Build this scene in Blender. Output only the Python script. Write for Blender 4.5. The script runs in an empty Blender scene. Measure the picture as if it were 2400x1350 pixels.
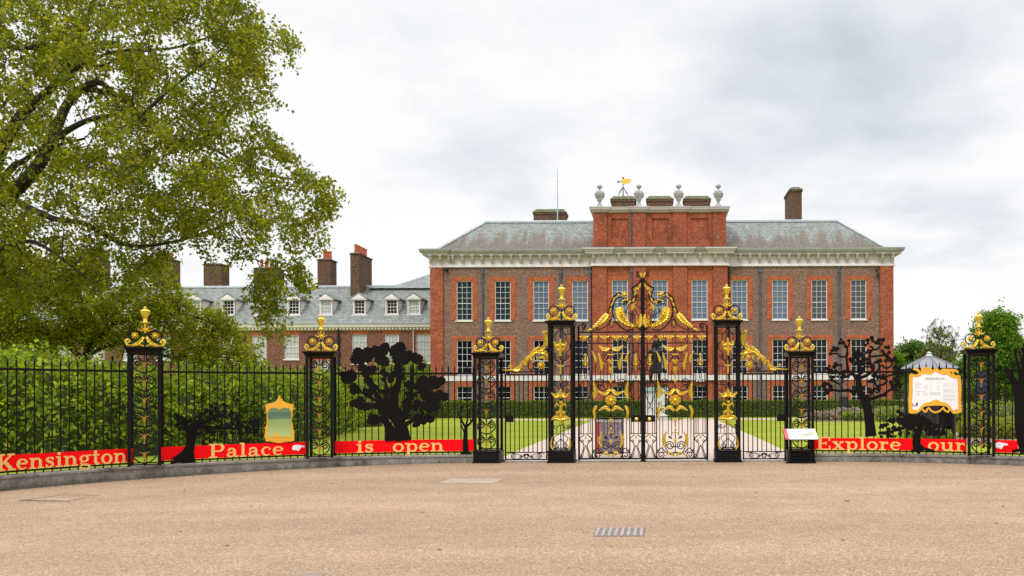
import bpy, math, random
import numpy as np
from mathutils import Vector, Matrix
random.seed(7); rng = np.random.default_rng(11)
sc = bpy.context.scene
col = sc.collection
PI = math.pi
R = math.radians

# ---------------------------------------------------------------- camera
PPX, HOR, FPX, EYE = 1545.0, 920.0, 2000.0, 1.6     # principal point, horizon, focal length in photo pixels; eye height in metres
cd = bpy.data.cameras.new('camera'); cam = bpy.data.objects.new('camera', cd); col.objects.link(cam)
cam.location = (0, 0, EYE); cam.rotation_euler = (R(90), R(0.2), 0)
cd.sensor_width = 36; cd.lens = 36 * FPX / 2400
cd.shift_x = (1200 - PPX) / 2400; cd.shift_y = (HOR - 675) / 2400
cd.clip_start = 0.1; cd.clip_end = 3000
sc.camera = cam

# ---------------------------------------------------------------- sky and sun
def nodes(m):
    nt = m.node_tree; return nt, nt.nodes, nt.links
world = bpy.data.worlds.new('World'); sc.world = world; world.use_nodes = True
nt, N, Lk = nodes(world); N.clear()
def nn(N, t, **kw):
    n = N.new(t)
    for k, v in kw.items():
        if k.startswith('i_'):
            n.inputs[int(k[2:])].default_value = v
        else: setattr(n, k, v)
    return n
def mth(N, Lk, op, a, b=None, clamp=False):
    n = N.new('ShaderNodeMath'); n.operation = op; n.use_clamp = clamp
    for i, x in enumerate((a, b)):
        if x is None: continue
        if isinstance(x, (int, float)): n.inputs[i].default_value = x
        else: Lk.new(x, n.inputs[i])
    return n.outputs[0]
SUN_EL, SUN_AZ = R(50), R(205)
out = nn(N, 'ShaderNodeOutputWorld'); bg = nn(N, 'ShaderNodeBackground')
sky = nn(N, 'ShaderNodeTexSky', sky_type='NISHITA', sun_disc=False, sun_elevation=SUN_EL, sun_rotation=SUN_AZ, air_density=1.2, dust_density=3.0)
tc = nn(N, 'ShaderNodeTexCoord'); sx = nn(N, 'ShaderNodeSeparateXYZ')
Lk.new(tc.outputs['Generated'], sx.inputs[0])
zc = mth(N, Lk, 'MAXIMUM', sx.outputs[2], 0.0)
den = mth(N, Lk, 'ADD', zc, 0.22)
cx = mth(N, Lk, 'DIVIDE', sx.outputs[0], den); cy = mth(N, Lk, 'DIVIDE', sx.outputs[1], den)
cb = nn(N, 'ShaderNodeCombineXYZ'); Lk.new(cx, cb.inputs[0]); Lk.new(cy, cb.inputs[1])
def wnoise(scale, detail, rough, off, dist=0.4):
    mp = nn(N, 'ShaderNodeMapping'); mp.inputs['Location'].default_value = off
    Lk.new(cb.outputs[0], mp.inputs[0])
    n = nn(N, 'ShaderNodeTexNoise'); n.inputs['Scale'].default_value = scale; n.inputs['Detail'].default_value = detail
    n.inputs['Roughness'].default_value = rough; n.inputs['Distortion'].default_value = dist
    Lk.new(mp.outputs[0], n.inputs['Vector']); return n.outputs['Fac']
n1 = wnoise(1.0, 6, 0.54, (3.1, 0.7, 0), 0.2); n2 = wnoise(2.3, 6, 0.54, (9.3, 4.2, 0), 0.15)
def lobe(px, py, inner, outer):
    d = Vector(((px - PPX) / FPX, 1, (HOR - py) / FPX)).normalized()
    vm = nn(N, 'ShaderNodeVectorMath', operation='DISTANCE'); vm.inputs[1].default_value = d
    sq = nn(N, 'ShaderNodeVectorMath', operation='NORMALIZE'); Lk.new(tc.outputs['Generated'], sq.inputs[0])
    Lk.new(sq.outputs[0], vm.inputs[0])
    mr = nn(N, 'ShaderNodeMapRange', interpolation_type='SMOOTHSTEP'); mr.inputs[1].default_value = outer; mr.inputs[2].default_value = inner
    Lk.new(vm.outputs['Value'], mr.inputs[0]); return mr.outputs[0]
# where the thick grey cloud banks hang
bank = None; BK = 0.74
for px, py, a, b, w in ((1960, 250, 0.0, 0.27, 0.50), (1680, 200, 0.0, 0.20, 0.34), (2330, 330, 0.0, 0.22, 0.34), (1300, 90, 0.0, 0.26, 0.24), (2150, 60, 0, .2, .26),
                        (800, 230, 0.0, 0.17, 0.2), (1080, 420, 0.0, 0.12, 0.16), (2300, 600, 0.0, 0.14, 0.16)):
    t = mth(N, Lk, 'MULTIPLY', lobe(px, py, a, b), w * BK)
    bank = t if bank is None else mth(N, Lk, 'ADD', bank, t)
g1 = mth(N, Lk, 'MULTIPLY_ADD', n1, 1.5); g1.node.inputs[2].default_value = -0.72
g2 = mth(N, Lk, 'MULTIPLY_ADD', n2, 1.4); g2.node.inputs[2].default_value = -0.72
grey = mth(N, Lk, 'ADD', mth(N, Lk, 'ADD', g1, g2), bank, True)
rmp = nn(N, 'ShaderNodeValToRGB'); cr = rmp.color_ramp
cr.elements[0].position = 0.0; cr.elements[0].color = (0.97, 0.965, 0.96, 1)
cr.elements[1].position = 0.85; cr.elements[1].color = (0.58, 0.625, 0.685, 1)
e = cr.elements.new(0.34); e.color = (0.84, 0.86, 0.885, 1); e = cr.elements.new(0.14); e.color = (0.96, 0.955, 0.955, 1)
Lk.new(grey, rmp.inputs[0])
zen = nn(N, 'ShaderNodeMapRange'); zen.inputs[1].default_value = 0.42; zen.inputs[2].default_value = 1.0; zen.inputs[3].default_value = 1.0; zen.inputs[4].default_value = 2.7
Lk.new(zc, zen.inputs[0])
vs = nn(N, 'ShaderNodeVectorMath', operation='SCALE'); Lk.new(rmp.outputs[0], vs.inputs[0]); Lk.new(zen.outputs[0], vs.inputs['Scale'])
sk = nn(N, 'ShaderNodeVectorMath', operation='SCALE'); Lk.new(sky.outputs[0], sk.inputs[0]); sk.inputs['Scale'].default_value = 0.10
mx = nn(N, 'ShaderNodeMix', data_type='RGBA'); mx.inputs[0].default_value = 0.93
Lk.new(sk.outputs[0], mx.inputs[6]); Lk.new(vs.outputs[0], mx.inputs[7])
Lk.new(mx.outputs[2], bg.inputs[0]); bg.inputs[1].default_value = 1.0
Lk.new(bg.outputs[0], out.inputs[0])
sd = bpy.data.lights.new('sun', 'SUN'); sun = bpy.data.objects.new('sun', sd); col.objects.link(sun)
sd.energy = 1.5; sd.angle = R(14); sd.color = (1, 0.95, 0.88)
sun.rotation_euler = (R(90) - SUN_EL, 0, R(180) - SUN_AZ + R(180)); sun.location = (0, 0, 60)
sun.rotation_euler = Vector((-math.sin(SUN_AZ) * math.cos(SUN_EL), -math.cos(SUN_AZ) * math.cos(SUN_EL), -math.sin(SUN_EL))).to_track_quat('-Z', 'Y').to_euler()
vs_ = sc.view_settings; vs_.view_transform = 'Standard'; vs_.look = 'None'; vs_.exposure = 0.12; vs_.gamma = 1
sc.render.engine = 'CYCLES'
sc.cycles.max_bounces = 6; sc.cycles.diffuse_bounces = 3; sc.cycles.glossy_bounces = 3; sc.cycles.transmission_bounces = 3
sc.cycles.caustics_reflective = False; sc.cycles.caustics_refractive = False
sc.cycles.use_denoising = False

# ---------------------------------------------------------------- materials
def mat(name, base=(0.5, 0.5, 0.5), rough=0.6, metal=0.0, spec=0.5, bump=0.0, bscale=50.0, var=0.0, vscale=8.0):
    m = bpy.data.materials.new(name); m.use_nodes = True
    nt, N, Lk = nodes(m); p = N['Principled BSDF']
    p.inputs['Base Color'].default_value = (*base, 1); p.inputs['Roughness'].default_value = rough
    p.inputs['Metallic'].default_value = metal; p.inputs['Specular IOR Level'].default_value = spec
    co = N.new('ShaderNodeTexCoord')
    if var:
        n = N.new('ShaderNodeTexNoise'); n.inputs['Scale'].default_value = vscale; n.inputs['Detail'].default_value = 5; n.inputs['Roughness'].default_value = 0.65
        Lk.new(co.outputs['Object'], n.inputs['Vector'])
        r = N.new('ShaderNodeValToRGB'); r.color_ramp.elements[0].position = 0.3; r.color_ramp.elements[1].position = 0.7
        r.color_ramp.elements[0].color = (*[c * (1 - var) for c in base], 1); r.color_ramp.elements[1].color = (*[min(1, c * (1 + var)) for c in base], 1)
        Lk.new(n.outputs['Fac'], r.inputs[0]); Lk.new(r.outputs[0], p.inputs['Base Color'])
    if bump:
        n = N.new('ShaderNodeTexNoise'); n.inputs['Scale'].default_value = bscale; n.inputs['Detail'].default_value = 4
        Lk.new(co.outputs['Object'], n.inputs['Vector'])
        b = N.new('ShaderNodeBump'); b.inputs['Strength'].default_value = bump; b.inputs['Distance'].default_value = 0.02
        Lk.new(n.outputs['Fac'], b.inputs['Height']); Lk.new(b.outputs[0], p.inputs['Normal'])
    return m
def mixc(N, Lk, a, b, fac, mode='MIX'):
    x = N.new('ShaderNodeMix'); x.data_type = 'RGBA'; x.blend_type = mode
    for i, v in ((0, fac), (6, a), (7, b)):
        if isinstance(v, (int, float)): x.inputs[i].default_value = v
        elif isinstance(v, tuple): x.inputs[i].default_value = (*v, 1)
        else: Lk.new(v, x.inputs[i])
    return x.outputs[2]
def noise(N, Lk, vec, scale, detail=4, rough=0.6, dist=0.0):
    n = N.new('ShaderNodeTexNoise'); n.inputs['Scale'].default_value = scale; n.inputs['Detail'].default_value = detail
    n.inputs['Roughness'].default_value = rough; n.inputs['Distortion'].default_value = dist
    Lk.new(vec, n.inputs['Vector']); return n.outputs['Fac']
def ramp(N, Lk, fac, *stops):
    r = N.new('ShaderNodeValToRGB'); els = r.color_ramp.elements
    els[0].position, els[1].position = stops[0][0], stops[-1][0]
    els[0].color, els[1].color = (*stops[0][1], 1), (*stops[-1][1], 1)
    for p, c in stops[1:-1]:
        e = els.new(p); e.color = (*c, 1)
    Lk.new(fac, r.inputs[0]); return r.outputs[0]
def mapped(N, Lk, scale, rot=(0, 0, 0), src='Object'):
    co = N.new('ShaderNodeTexCoord'); mp = N.new('ShaderNodeMapping')
    mp.inputs['Scale'].default_value = scale; mp.inputs['Rotation'].default_value = rot
    Lk.new(co.outputs[src], mp.inputs[0]); return mp.outputs[0]
def brick(name, c1, c2, mortar, stain=(0.05, 0.035, 0.03), st=0.35, pale=0.0):
    m = mat(name, c1, 0.85, spec=0.2); nt, N, Lk = nodes(m); p = N['Principled BSDF']
    co = N.new('ShaderNodeTexCoord'); s = N.new('ShaderNodeSeparateXYZ'); Lk.new(co.outputs['Object'], s.inputs[0])
    xy = mth(N, Lk, 'ADD', s.outputs[0], s.outputs[1]); c = N.new('ShaderNodeCombineXYZ'); Lk.new(xy, c.inputs[0]); Lk.new(s.outputs[2], c.inputs[1])
    b = N.new('ShaderNodeTexBrick'); b.inputs['Scale'].default_value = 1.0; b.inputs['Brick Width'].default_value = 0.235; b.inputs['Row Height'].default_value = 0.078
    b.inputs['Mortar Size'].default_value = 0.012; b.inputs['Color1'].default_value = (*c1, 1); b.inputs['Color2'].default_value = (*c2, 1); b.inputs['Mortar'].default_value = (*mortar, 1)
    Lk.new(c.outputs[0], b.inputs['Vector'])
    f1 = noise(N, Lk, co.outputs['Object'], 6.5, 3, 0.7); f2 = noise(N, Lk, co.outputs['Object'], 0.7, 5, 0.65)
    k = mixc(N, Lk, b.outputs['Color'], ramp(N, Lk, f1, (0.3, (0.35, 0.35, 0.36)), (0.5, (1, 1, 1)), (0.72, (1.7, 1.55, 1.5))), 0.75, 'MULTIPLY')
    k = mixc(N, Lk, k, stain, mth(N, Lk, 'MULTIPLY', ramp(N, Lk, f2, (0.45, (0, 0, 0)), (0.75, (1, 1, 1))), st))
    if pale:
        f3 = noise(N, Lk, co.outputs['Object'], 3.0, 6, 0.75)
        k = mixc(N, Lk, k, (0.42, 0.30, 0.24), mth(N, Lk, 'MULTIPLY', ramp(N, Lk, f3, (0.56, (0, 0, 0)), (0.68, (1, 1, 1))), pale))
    Lk.new(k, p.inputs['Base Color'])
    bu = N.new('ShaderNodeBump'); bu.inputs['Strength'].default_value = 0.5; bu.inputs['Distance'].default_value = 0.01
    Lk.new(b.outputs['Fac'], bu.inputs['Height']); bu.invert = True; Lk.new(bu.outputs[0], p.inputs['Normal'])
    return m
M = {}
M['brown_brick'] = brick('brown brick', (0.160, 0.080, 0.056), (0.245, 0.130, 0.096), (0.29, 0.215, 0.17), pale=0.3)
M['wing_brick'] = brick('wing brick', (0.165, 0.062, 0.042), (0.235, 0.096, 0.066), (0.22, 0.13, 0.10), pale=0.2)
M['red_brick'] = brick('red rubbed brick', (0.30, 0.070, 0.031), (0.40, 0.100, 0.045), (0.32, 0.125, 0.075), (0.17, 0.045, 0.025), 0.6, pale=0.2)
M['dressing'] = brick('orange dressing brick', (0.38, 0.084, 0.030), (0.48, 0.112, 0.040), (0.40, 0.14, 0.075), (0.20, 0.058, 0.032), 0.6)
M['attic_brick'] = brick('weathered attic brick', (0.30, 0.058, 0.024), (0.38, 0.08, 0.032), (0.30, 0.12, 0.07), (0.10, 0.04, 0.028), 0.8, pale=0.45)
M['chimney_brick'] = brick('chimney brick', (0.10, 0.052, 0.035), (0.15, 0.075, 0.045), (0.13, 0.095, 0.07), (0.06, 0.045, 0.02), 0.5)
M['pot'] = mat('terracotta', (0.42, 0.10, 0.05), 0.8, var=0.3, vscale=6)
M['white_paint'] = mat('white painted timber', (0.74, 0.69, 0.72), 0.55, var=0.08, vscale=2.5)
M['cornice'] = mat('stone cornice', (0.52, 0.49, 0.50), 0.7, var=0.12, vscale=0.9)
M['frame_paint'] = mat('window paint', (0.72, 0.71, 0.68), 0.5)
M['urn_stone'] = mat('weathered urn stone', (0.36, 0.36, 0.37), 0.85, var=0.4, vscale=5, bump=0.6, bscale=14)
M['band'] = mat('portland band', (0.68, 0.66, 0.63), 0.75, var=0.12, vscale=3)
M['lead'] = mat('lead sheet', (0.42, 0.47, 0.52), 0.55, 0.1, var=0.18, vscale=3)
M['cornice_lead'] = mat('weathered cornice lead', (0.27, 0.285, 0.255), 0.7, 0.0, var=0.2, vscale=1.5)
M['kiosk_lead'] = mat('dull kiosk lead', (0.20, 0.205, 0.235), 0.6, 0.0, var=0.18, vscale=5)
M['coping'] = mat('mossy coping', (0.10, 0.11, 0.055), 0.95, var=0.5, vscale=5)
M['pipe'] = mat('blue grey lead pipe', (0.085, 0.105, 0.15), 0.5, 0.2, var=0.2, vscale=4)
M['black_pipe'] = mat('black iron pipe', (0.014, 0.016, 0.022), 0.4)
M['black_iron'] = mat('black painted iron', (0.0045, 0.004, 0.0045), 0.45, spec=0.16)
M['cut_steel'] = mat('dark brown cut steel', (0.006, 0.0042, 0.004), 0.55, spec=0.10)
M['gold'] = mat('gold leaf', (0.98, 0.62, 0.085), 0.27, 0.72, var=0.30, vscale=26)
M['worn_gold'] = mat('thin gilding', (0.55, 0.33, 0.07), 0.45, 0.5, var=0.4, vscale=20)
M['frame_gold'] = mat('ochre frame paint', (0.80, 0.40, 0.025), 0.5, 0.0, var=0.08, vscale=8)
M['red_panel'] = mat('red printed panel', (0.90, 0.002, 0.006), 0.6, spec=0.1, var=0.04)
M['letter_gold'] = mat('gold lettering', (0.80, 0.50, 0.14), 0.5)
M['white_vinyl'] = mat('white vinyl', (0.82, 0.82, 0.84), 0.5)
M['print_grey'] = mat('grey print', (0.42, 0.42, 0.44), 0.6)
M['print_dark'] = mat('dark print', (0.05, 0.05, 0.06), 0.6)
M['bronze'] = mat('dark bronze', (0.020, 0.020, 0.022), 0.35, 0.5, var=0.5, vscale=7)
M['pedestal'] = mat('pedestal stone', (0.50, 0.50, 0.47), 0.8, var=0.3, vscale=5)
M['copper_green'] = mat('verdigris rim', (0.25, 0.40, 0.36), 0.7, var=0.3)
M['plaque_red'] = mat('pink sign strip', (0.75, 0.10, 0.13), 0.5)
M['plaque_white'] = mat('sign face', (0.78, 0.80, 0.80), 0.35, var=0.05, vscale=4)
M['navy'] = mat('navy board', (0.010, 0.016, 0.045), 0.5)
M['dark_timber'] = mat('dark timber', (0.016, 0.012, 0.013), 0.6, var=0.5, vscale=9)
M['blind'] = mat('drawn cream blind', (0.62, 0.60, 0.53), 0.8)
M['blue_tarp'] = mat('blue sheet', (0.02, 0.13, 0.30), 0.6)
def glass(name, base, rough=0.06, spec=0.5, var=0.0):
    return mat(name, base, rough, 0.0, spec, bump=0.02, bscale=3.0, var=var, vscale=1.2)
M['glass_dark'] = glass('dark window glass', (0.006, 0.007, 0.014), spec=0.22)
M['glass_teal'] = glass('teal window glass', (0.012, 0.030, 0.045), var=.3)
M['glass_blue'] = glass('window glass with blue sky tint', (0.105, 0.155, 0.245), var=.28)  # blue sky reflection painted into the base colour, no blind behind
M['glass_grey'] = glass('window glass with grey sky tint', (0.060, 0.065, 0.080), var=.3)  # duller sky reflection, likewise put into the colour without a blind
M['glass_net'] = glass('window glass with net curtain', (0.46, 0.49, 0.50), var=.2)

def slate_mat(name, stain):
    m = mat(name, (0.2, 0.2, 0.2), 0.7, spec=0.3); nt, N, Lk = nodes(m); p = N['Principled BSDF']
    co = N.new('ShaderNodeTexCoord'); s = N.new('ShaderNodeSeparateXYZ'); Lk.new(co.outputs['Object'], s.inputs[0])
    c = N.new('ShaderNodeCombineXYZ'); Lk.new(mth(N, Lk, 'ADD', s.outputs[0], mth(N, Lk, 'MULTIPLY', s.outputs[1], 0.31)), c.inputs[0]); Lk.new(mth(N, Lk, 'MULTIPLY', s.outputs[2], 1.35), c.inputs[1])
    b = N.new('ShaderNodeTexBrick'); b.inputs['Scale'].default_value = 1.0; b.inputs['Brick Width'].default_value = 0.32; b.inputs['Row Height'].default_value = 0.20
    b.inputs['Mortar Size'].default_value = 0.012; b.inputs['Color1'].default_value = (0.185, 0.205, 0.195, 1); b.inputs['Color2'].default_value = (0.265, 0.285, 0.265, 1); b.inputs['Mortar'].default_value = (0.10, 0.11, 0.12, 1)
    Lk.new(c.outputs[0], b.inputs['Vector'])
    f = noise(N, Lk, co.outputs['Object'], 5, 4, 0.7)
    k = mixc(N, Lk, b.outputs['Color'], ramp(N, Lk, f, (0.3, (0.6, 0.62, 0.62)), (0.7, (1.25, 1.25, 1.25))), 0.9, 'MULTIPLY')
    if stain:
        st = mapped(N, Lk, (1.6, 0.05, 0.10)); f2 = noise(N, Lk, st, 1.0, 6, 0.7); f3 = noise(N, Lk, co.outputs['Object'], 0.35, 3)
        h = N.new('ShaderNodeMapRange'); h.inputs[1].default_value = stain[1]; h.inputs[2].default_value = stain[0]; h.inputs[3].default_value = -0.16; h.inputs[4].default_value = 0.34
        Lk.new(s.outputs[2], h.inputs[0])
        a = mth(N, Lk, 'ADD', mth(N, Lk, 'ADD', f2, h.outputs[0]), mth(N, Lk, 'MULTIPLY', mth(N, Lk, 'SUBTRACT', f3, 0.5), 0.35))
        k = mixc(N, Lk, k, ramp(N, Lk, f, (0.3, (0.075, 0.062, 0.045)), (0.6, (0.15, 0.115, 0.09)), (0.75, (0.14, 0.14, 0.06))), ramp(N, Lk, a, (0.52, (0, 0, 0)), (0.68, (0.82, 0.82, 0.82))))
    Lk.new(k, p.inputs['Base Color'])
    return m
M['palace_slate'] = slate_mat('stained palace slate', (11.7, 14.0))
M['wing_slate'] = slate_mat('blue grey slate', None)

def leaf_mat(name, ca, cb, cc, trans=0.38, cl=0.5):
    m = bpy.data.materials.new(name); m.use_nodes = True; nt, N, Lk = nodes(m); p = N['Principled BSDF']; o = N['Material Output']
    g = N.new('ShaderNodeNewGeometry'); co = N.new('ShaderNodeTexCoord')
    f = noise(N, Lk, co.outputs['Object'], cl, 4, 0.6)
    k = ramp(N, Lk, mth(N, Lk, 'ADD', mth(N, Lk, 'MULTIPLY', g.outputs['Random Per Island'], 0.6), mth(N, Lk, 'MULTIPLY', f, 0.5)), (0.15, ca), (0.55, cb), (0.95, cc))
    Lk.new(k, p.inputs['Base Color']); p.inputs['Roughness'].default_value = 0.55; p.inputs['Specular IOR Level'].default_value = 0.35
    t = N.new('ShaderNodeBsdfTranslucent'); Lk.new(mixc(N, Lk, k, (1.5, 1.45, 1.2), 1.0, 'MULTIPLY'), t.inputs['Color'])
    ms = N.new('ShaderNodeMixShader'); ms.inputs[0].default_value = trans
    Lk.new(p.outputs[0], ms.inputs[1]); Lk.new(t.outputs[0], ms.inputs[2]); Lk.new(ms.outputs[0], o.inputs['Surface'])
    return m
M['plane_leaf'] = leaf_mat('plane tree leaves', (0.075, 0.108, 0.004), (0.180, 0.212, 0.007), (0.40, 0.38, 0.014), 0.52)
M['low_leaf'] = leaf_mat('low tree leaves', (0.11, 0.15, 0.006), (0.24, 0.275, 0.011), (0.44, 0.44, 0.018), 0.55)
M['laurel_leaf'] = leaf_mat('laurel leaves', (0.038, 0.090, 0.006), (0.200, 0.300, 0.013), (0.56, 0.62, 0.030), 0.48, 1.3)
M['lime_leaf'] = leaf_mat('lime green leaves', (0.10, 0.15, 0.008), (0.19, 0.26, 0.012), (0.28, 0.34, 0.02), 0.4)
M['box_leaf'] = leaf_mat('clipped hedge leaves', (0.055, 0.11, 0.006), (0.13, 0.20, 0.010), (0.24, 0.31, 0.016), 0.35)
M['far_leaf'] = leaf_mat('far tree leaves', (0.050, 0.120, 0.008), (0.110, 0.225, 0.010), (0.20, 0.32, 0.016), 0.45)
M['dark_leaf'] = leaf_mat('dark tree leaves', (0.035, 0.09, 0.014), (0.07, 0.15, 0.02), (0.12, 0.20, 0.03), 0.35)
M['olive_leaf'] = leaf_mat('olive tree leaves', (0.07, 0.10, 0.010), (0.125, 0.155, 0.014), (0.19, 0.20, 0.02), 0.4)
M['bark'] = mat('dark bark', (0.030, 0.022, 0.016), 0.95, var=0.5, vscale=5, bump=0.6, bscale=12)
M['grey_twig'] = mat('bare grey twigs', (0.12, 0.11, 0.10), 0.9)
M['hedge_core'] = mat('inner hedge twigs', (0.040, 0.055, 0.012), 1.0, var=0.4)

def ground_mat():
    m = mat('resin bound gravel', (0.4, 0.3, 0.2), 0.9, spec=0.25); nt, N, Lk = nodes(m); p = N['Principled BSDF']
    co = N.new('ShaderNodeTexCoord'); v = N.new('ShaderNodeTexVoronoi'); v.inputs['Scale'].default_value = 95; Lk.new(co.outputs['Object'], v.inputs['Vector'])
    s = N.new('ShaderNodeSeparateColor'); Lk.new(v.outputs['Color'], s.inputs[0])
    k = ramp(N, Lk, s.outputs[0], (0.0, (0.19, 0.124, 0.080)), (0.25, (0.290, 0.198, 0.127)), (0.6, (0.345, 0.240, 0.157)), (0.88, (0.40, 0.29, 0.195)), (1.0, (0.57, 0.47, 0.37)))
    v2 = N.new('ShaderNodeTexVoronoi'); v2.inputs['Scale'].default_value = 40; Lk.new(co.outputs['Object'], v2.inputs['Vector'])
    s2 = N.new('ShaderNodeSeparateColor'); Lk.new(v2.outputs['Color'], s2.inputs[0])
    k = mixc(N, Lk, k, ramp(N, Lk, s2.outputs[1], (0.0, (0.82, 0.80, 0.80)), (0.5, (1, 1, 1)), (1.0, (1.14, 1.14, 1.16))), 0.8, 'MULTIPLY')
    f = noise(N, Lk, mapped(N, Lk, (0.10, 0.55, 1)), 1.0, 5, 0.6); f2 = noise(N, Lk, co.outputs['Object'], 1.3, 6, 0.7)
    k = mixc(N, Lk, k, ramp(N, Lk, f, (0.3, (0.83, 0.82, 0.82)), (0.7, (1.12, 1.11, 1.09))), 1.0, 'MULTIPLY')
    k = mixc(N, Lk, k, ramp(N, Lk, f2, (0.3, (0.88, 0.88, 0.88)), (0.7, (1.08, 1.08, 1.08))), 1.0, 'MULTIPLY')
    Lk.new(k, p.inputs['Base Color'])
    b = N.new('ShaderNodeBump'); b.inputs['Strength'].default_value = 0.6; b.inputs['Distance'].default_value = 0.006
    Lk.new(v.outputs['Distance'], b.inputs['Height']); Lk.new(b.outputs[0], p.inputs['Normal'])
    return m
M['forecourt'] = ground_mat()
def lawn_mat():
    m = mat('mown lawn', (0.1, 0.2, 0.02), 0.95, spec=0.1); nt, N, Lk = nodes(m); p = N['Principled BSDF']
    co = N.new('ShaderNodeTexCoord'); s = N.new('ShaderNodeSeparateXYZ'); Lk.new(co.outputs['Object'], s.inputs[0])
    w = mth(N, Lk, 'SINE', mth(N, Lk, 'ADD', mth(N, Lk, 'MULTIPLY', s.outputs[1], 1.3), mth(N, Lk, 'MULTIPLY', s.outputs[0], 0.9)))
    f = noise(N, Lk, co.outputs['Object'], 30, 3, 0.7); f2 = noise(N, Lk, co.outputs['Object'], 0.6, 4)
    k = ramp(N, Lk, f, (0.3, (0.155, 0.205, 0.018)), (0.5, (0.225, 0.27, 0.025)), (0.75, (0.30, 0.33, 0.040)))
    k = mixc(N, Lk, k, ramp(N, Lk, f2, (0.3, (0.8, 0.85, 0.8)), (0.7, (1.15, 1.1, 1.0))), 1.0, 'MULTIPLY')
    wr = N.new('ShaderNodeMapRange'); wr.inputs[1].default_value = -1; wr.inputs[2].default_value = 1; wr.inputs[3].default_value = 0.955; wr.inputs[4].default_value = 1.045
    Lk.new(w, wr.inputs[0]); vsn = N.new('ShaderNodeVectorMath'); vsn.operation = 'SCALE'; Lk.new(k, vsn.inputs[0]); Lk.new(wr.outputs[0], vsn.inputs['Scale'])
    Lk.new(vsn.outputs[0], p.inputs['Base Color'])
    return m
M['lawn'] = lawn_mat()
M['far_grass'] = mat('rough grass', (0.10, 0.15, 0.02), 1.0, var=0.3, vscale=0.5)
M['path'] = mat('pale gravel path', (0.46, 0.37, 0.31), 0.9, var=0.12, vscale=2.5)
M['soil'] = mat('bed soil with pink blossom', (0.21, 0.14, 0.09), 0.95, var=0.6, vscale=2.2)
M['lip'] = mat('threshold stone', (0.42, 0.37, 0.33), 0.85, var=0.25, vscale=3)
def plinth_mat():
    m = mat('weathered plinth stone', (0.3, 0.3, 0.3), 0.85, spec=0.3); nt, N, Lk = nodes(m); p = N['Principled BSDF']
    co = N.new('ShaderNodeTexCoord'); s = N.new('ShaderNodeSeparateXYZ'); Lk.new(co.outputs['Object'], s.inputs[0])
    f = noise(N, Lk, co.outputs['Object'], 2.2, 7, 0.75); f2 = noise(N, Lk, co.outputs['Object'], 22, 3, 0.7)
    k = ramp(N, Lk, f, (0.34, (0.045, 0.040, 0.030)), (0.45, (0.17, 0.155, 0.135)), (0.6, (0.26, 0.245, 0.225)), (0.75, (0.36, 0.34, 0.31)))
    k = mixc(N, Lk, k, ramp(N, Lk, f2, (0.3, (0.7, 0.7, 0.7)), (0.7, (1.2, 1.2, 1.2))), 1.0, 'MULTIPLY')
    g = N.new('ShaderNodeMapRange'); g.inputs[1].default_value = 0.055; g.inputs[2].default_value = -0.03; g.inputs[3].default_value = 0; g.inputs[4].default_value = 0.6
    Lk.new(mth(N, Lk, 'ADD', s.outputs[2], mth(N, Lk, 'MULTIPLY', mth(N, Lk, 'SUBTRACT', f, 0.5), 0.25)), g.inputs[0])
    k = mixc(N, Lk, k, (0.055, 0.06, 0.028), g.outputs[0])
    Lk.new(k, p.inputs['Base Color']); return m
M['plinth'] = plinth_mat()
def pane_mat():
    m = mat('green mirror pane', (0.4, 0.5, 0.3), 0.35); nt, N, Lk = nodes(m); p = N['Principled BSDF']
    co = N.new('ShaderNodeTexCoord'); s = N.new('ShaderNodeSeparateXYZ'); Lk.new(co.outputs['Object'], s.inputs[0])
    f = noise(N, Lk, co.outputs['Object'], 6, 4)
    z = mth(N, Lk, 'ADD', s.outputs[2], mth(N, Lk, 'MULTIPLY', mth(N, Lk, 'SUBTRACT', f, 0.5), 0.05))
    mr = N.new('ShaderNodeMapRange'); mr.inputs[1].default_value = 0.70; mr.inputs[2].default_value = 1.23; Lk.new(z, mr.inputs[0])
    k = ramp(N, Lk, mr.outputs[0], (0.0, (0.40, 0.55, 0.22)), (0.35, (0.33, 0.42, 0.15)), (0.62, (0.26, 0.37, 0.12)), (0.70, (0.11, 0.19, 0.11)), (0.9, (0.085, 0.155, 0.115)), (1.0, (0.15, 0.23, 0.10)))  # green bands up the mirror face, darkest near the top
    Lk.new(k, p.inputs['Base Color']); return m
M['pane'] = pane_mat()
def poster_mat():
    m = mat('poster print', (0.3, 0.3, 0.3), 0.4); nt, N, Lk = nodes(m); p = N['Principled BSDF']
    co = N.new('ShaderNodeTexCoord'); f = noise(N, Lk, co.outputs['Object'], 9, 5, 0.7, 1.0)
    k = ramp(N, Lk, f, (0.3, (0.05, 0.05, 0.10)), (0.42, (0.26, 0.19, 0.22)), (0.53, (0.52, 0.42, 0.45)), (0.62, (0.16, 0.15, 0.32)), (0.72, (0.75, 0.66, 0.66)))
    Lk.new(k, p.inputs['Base Color']); return m
M['poster'] = poster_mat()
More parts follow.
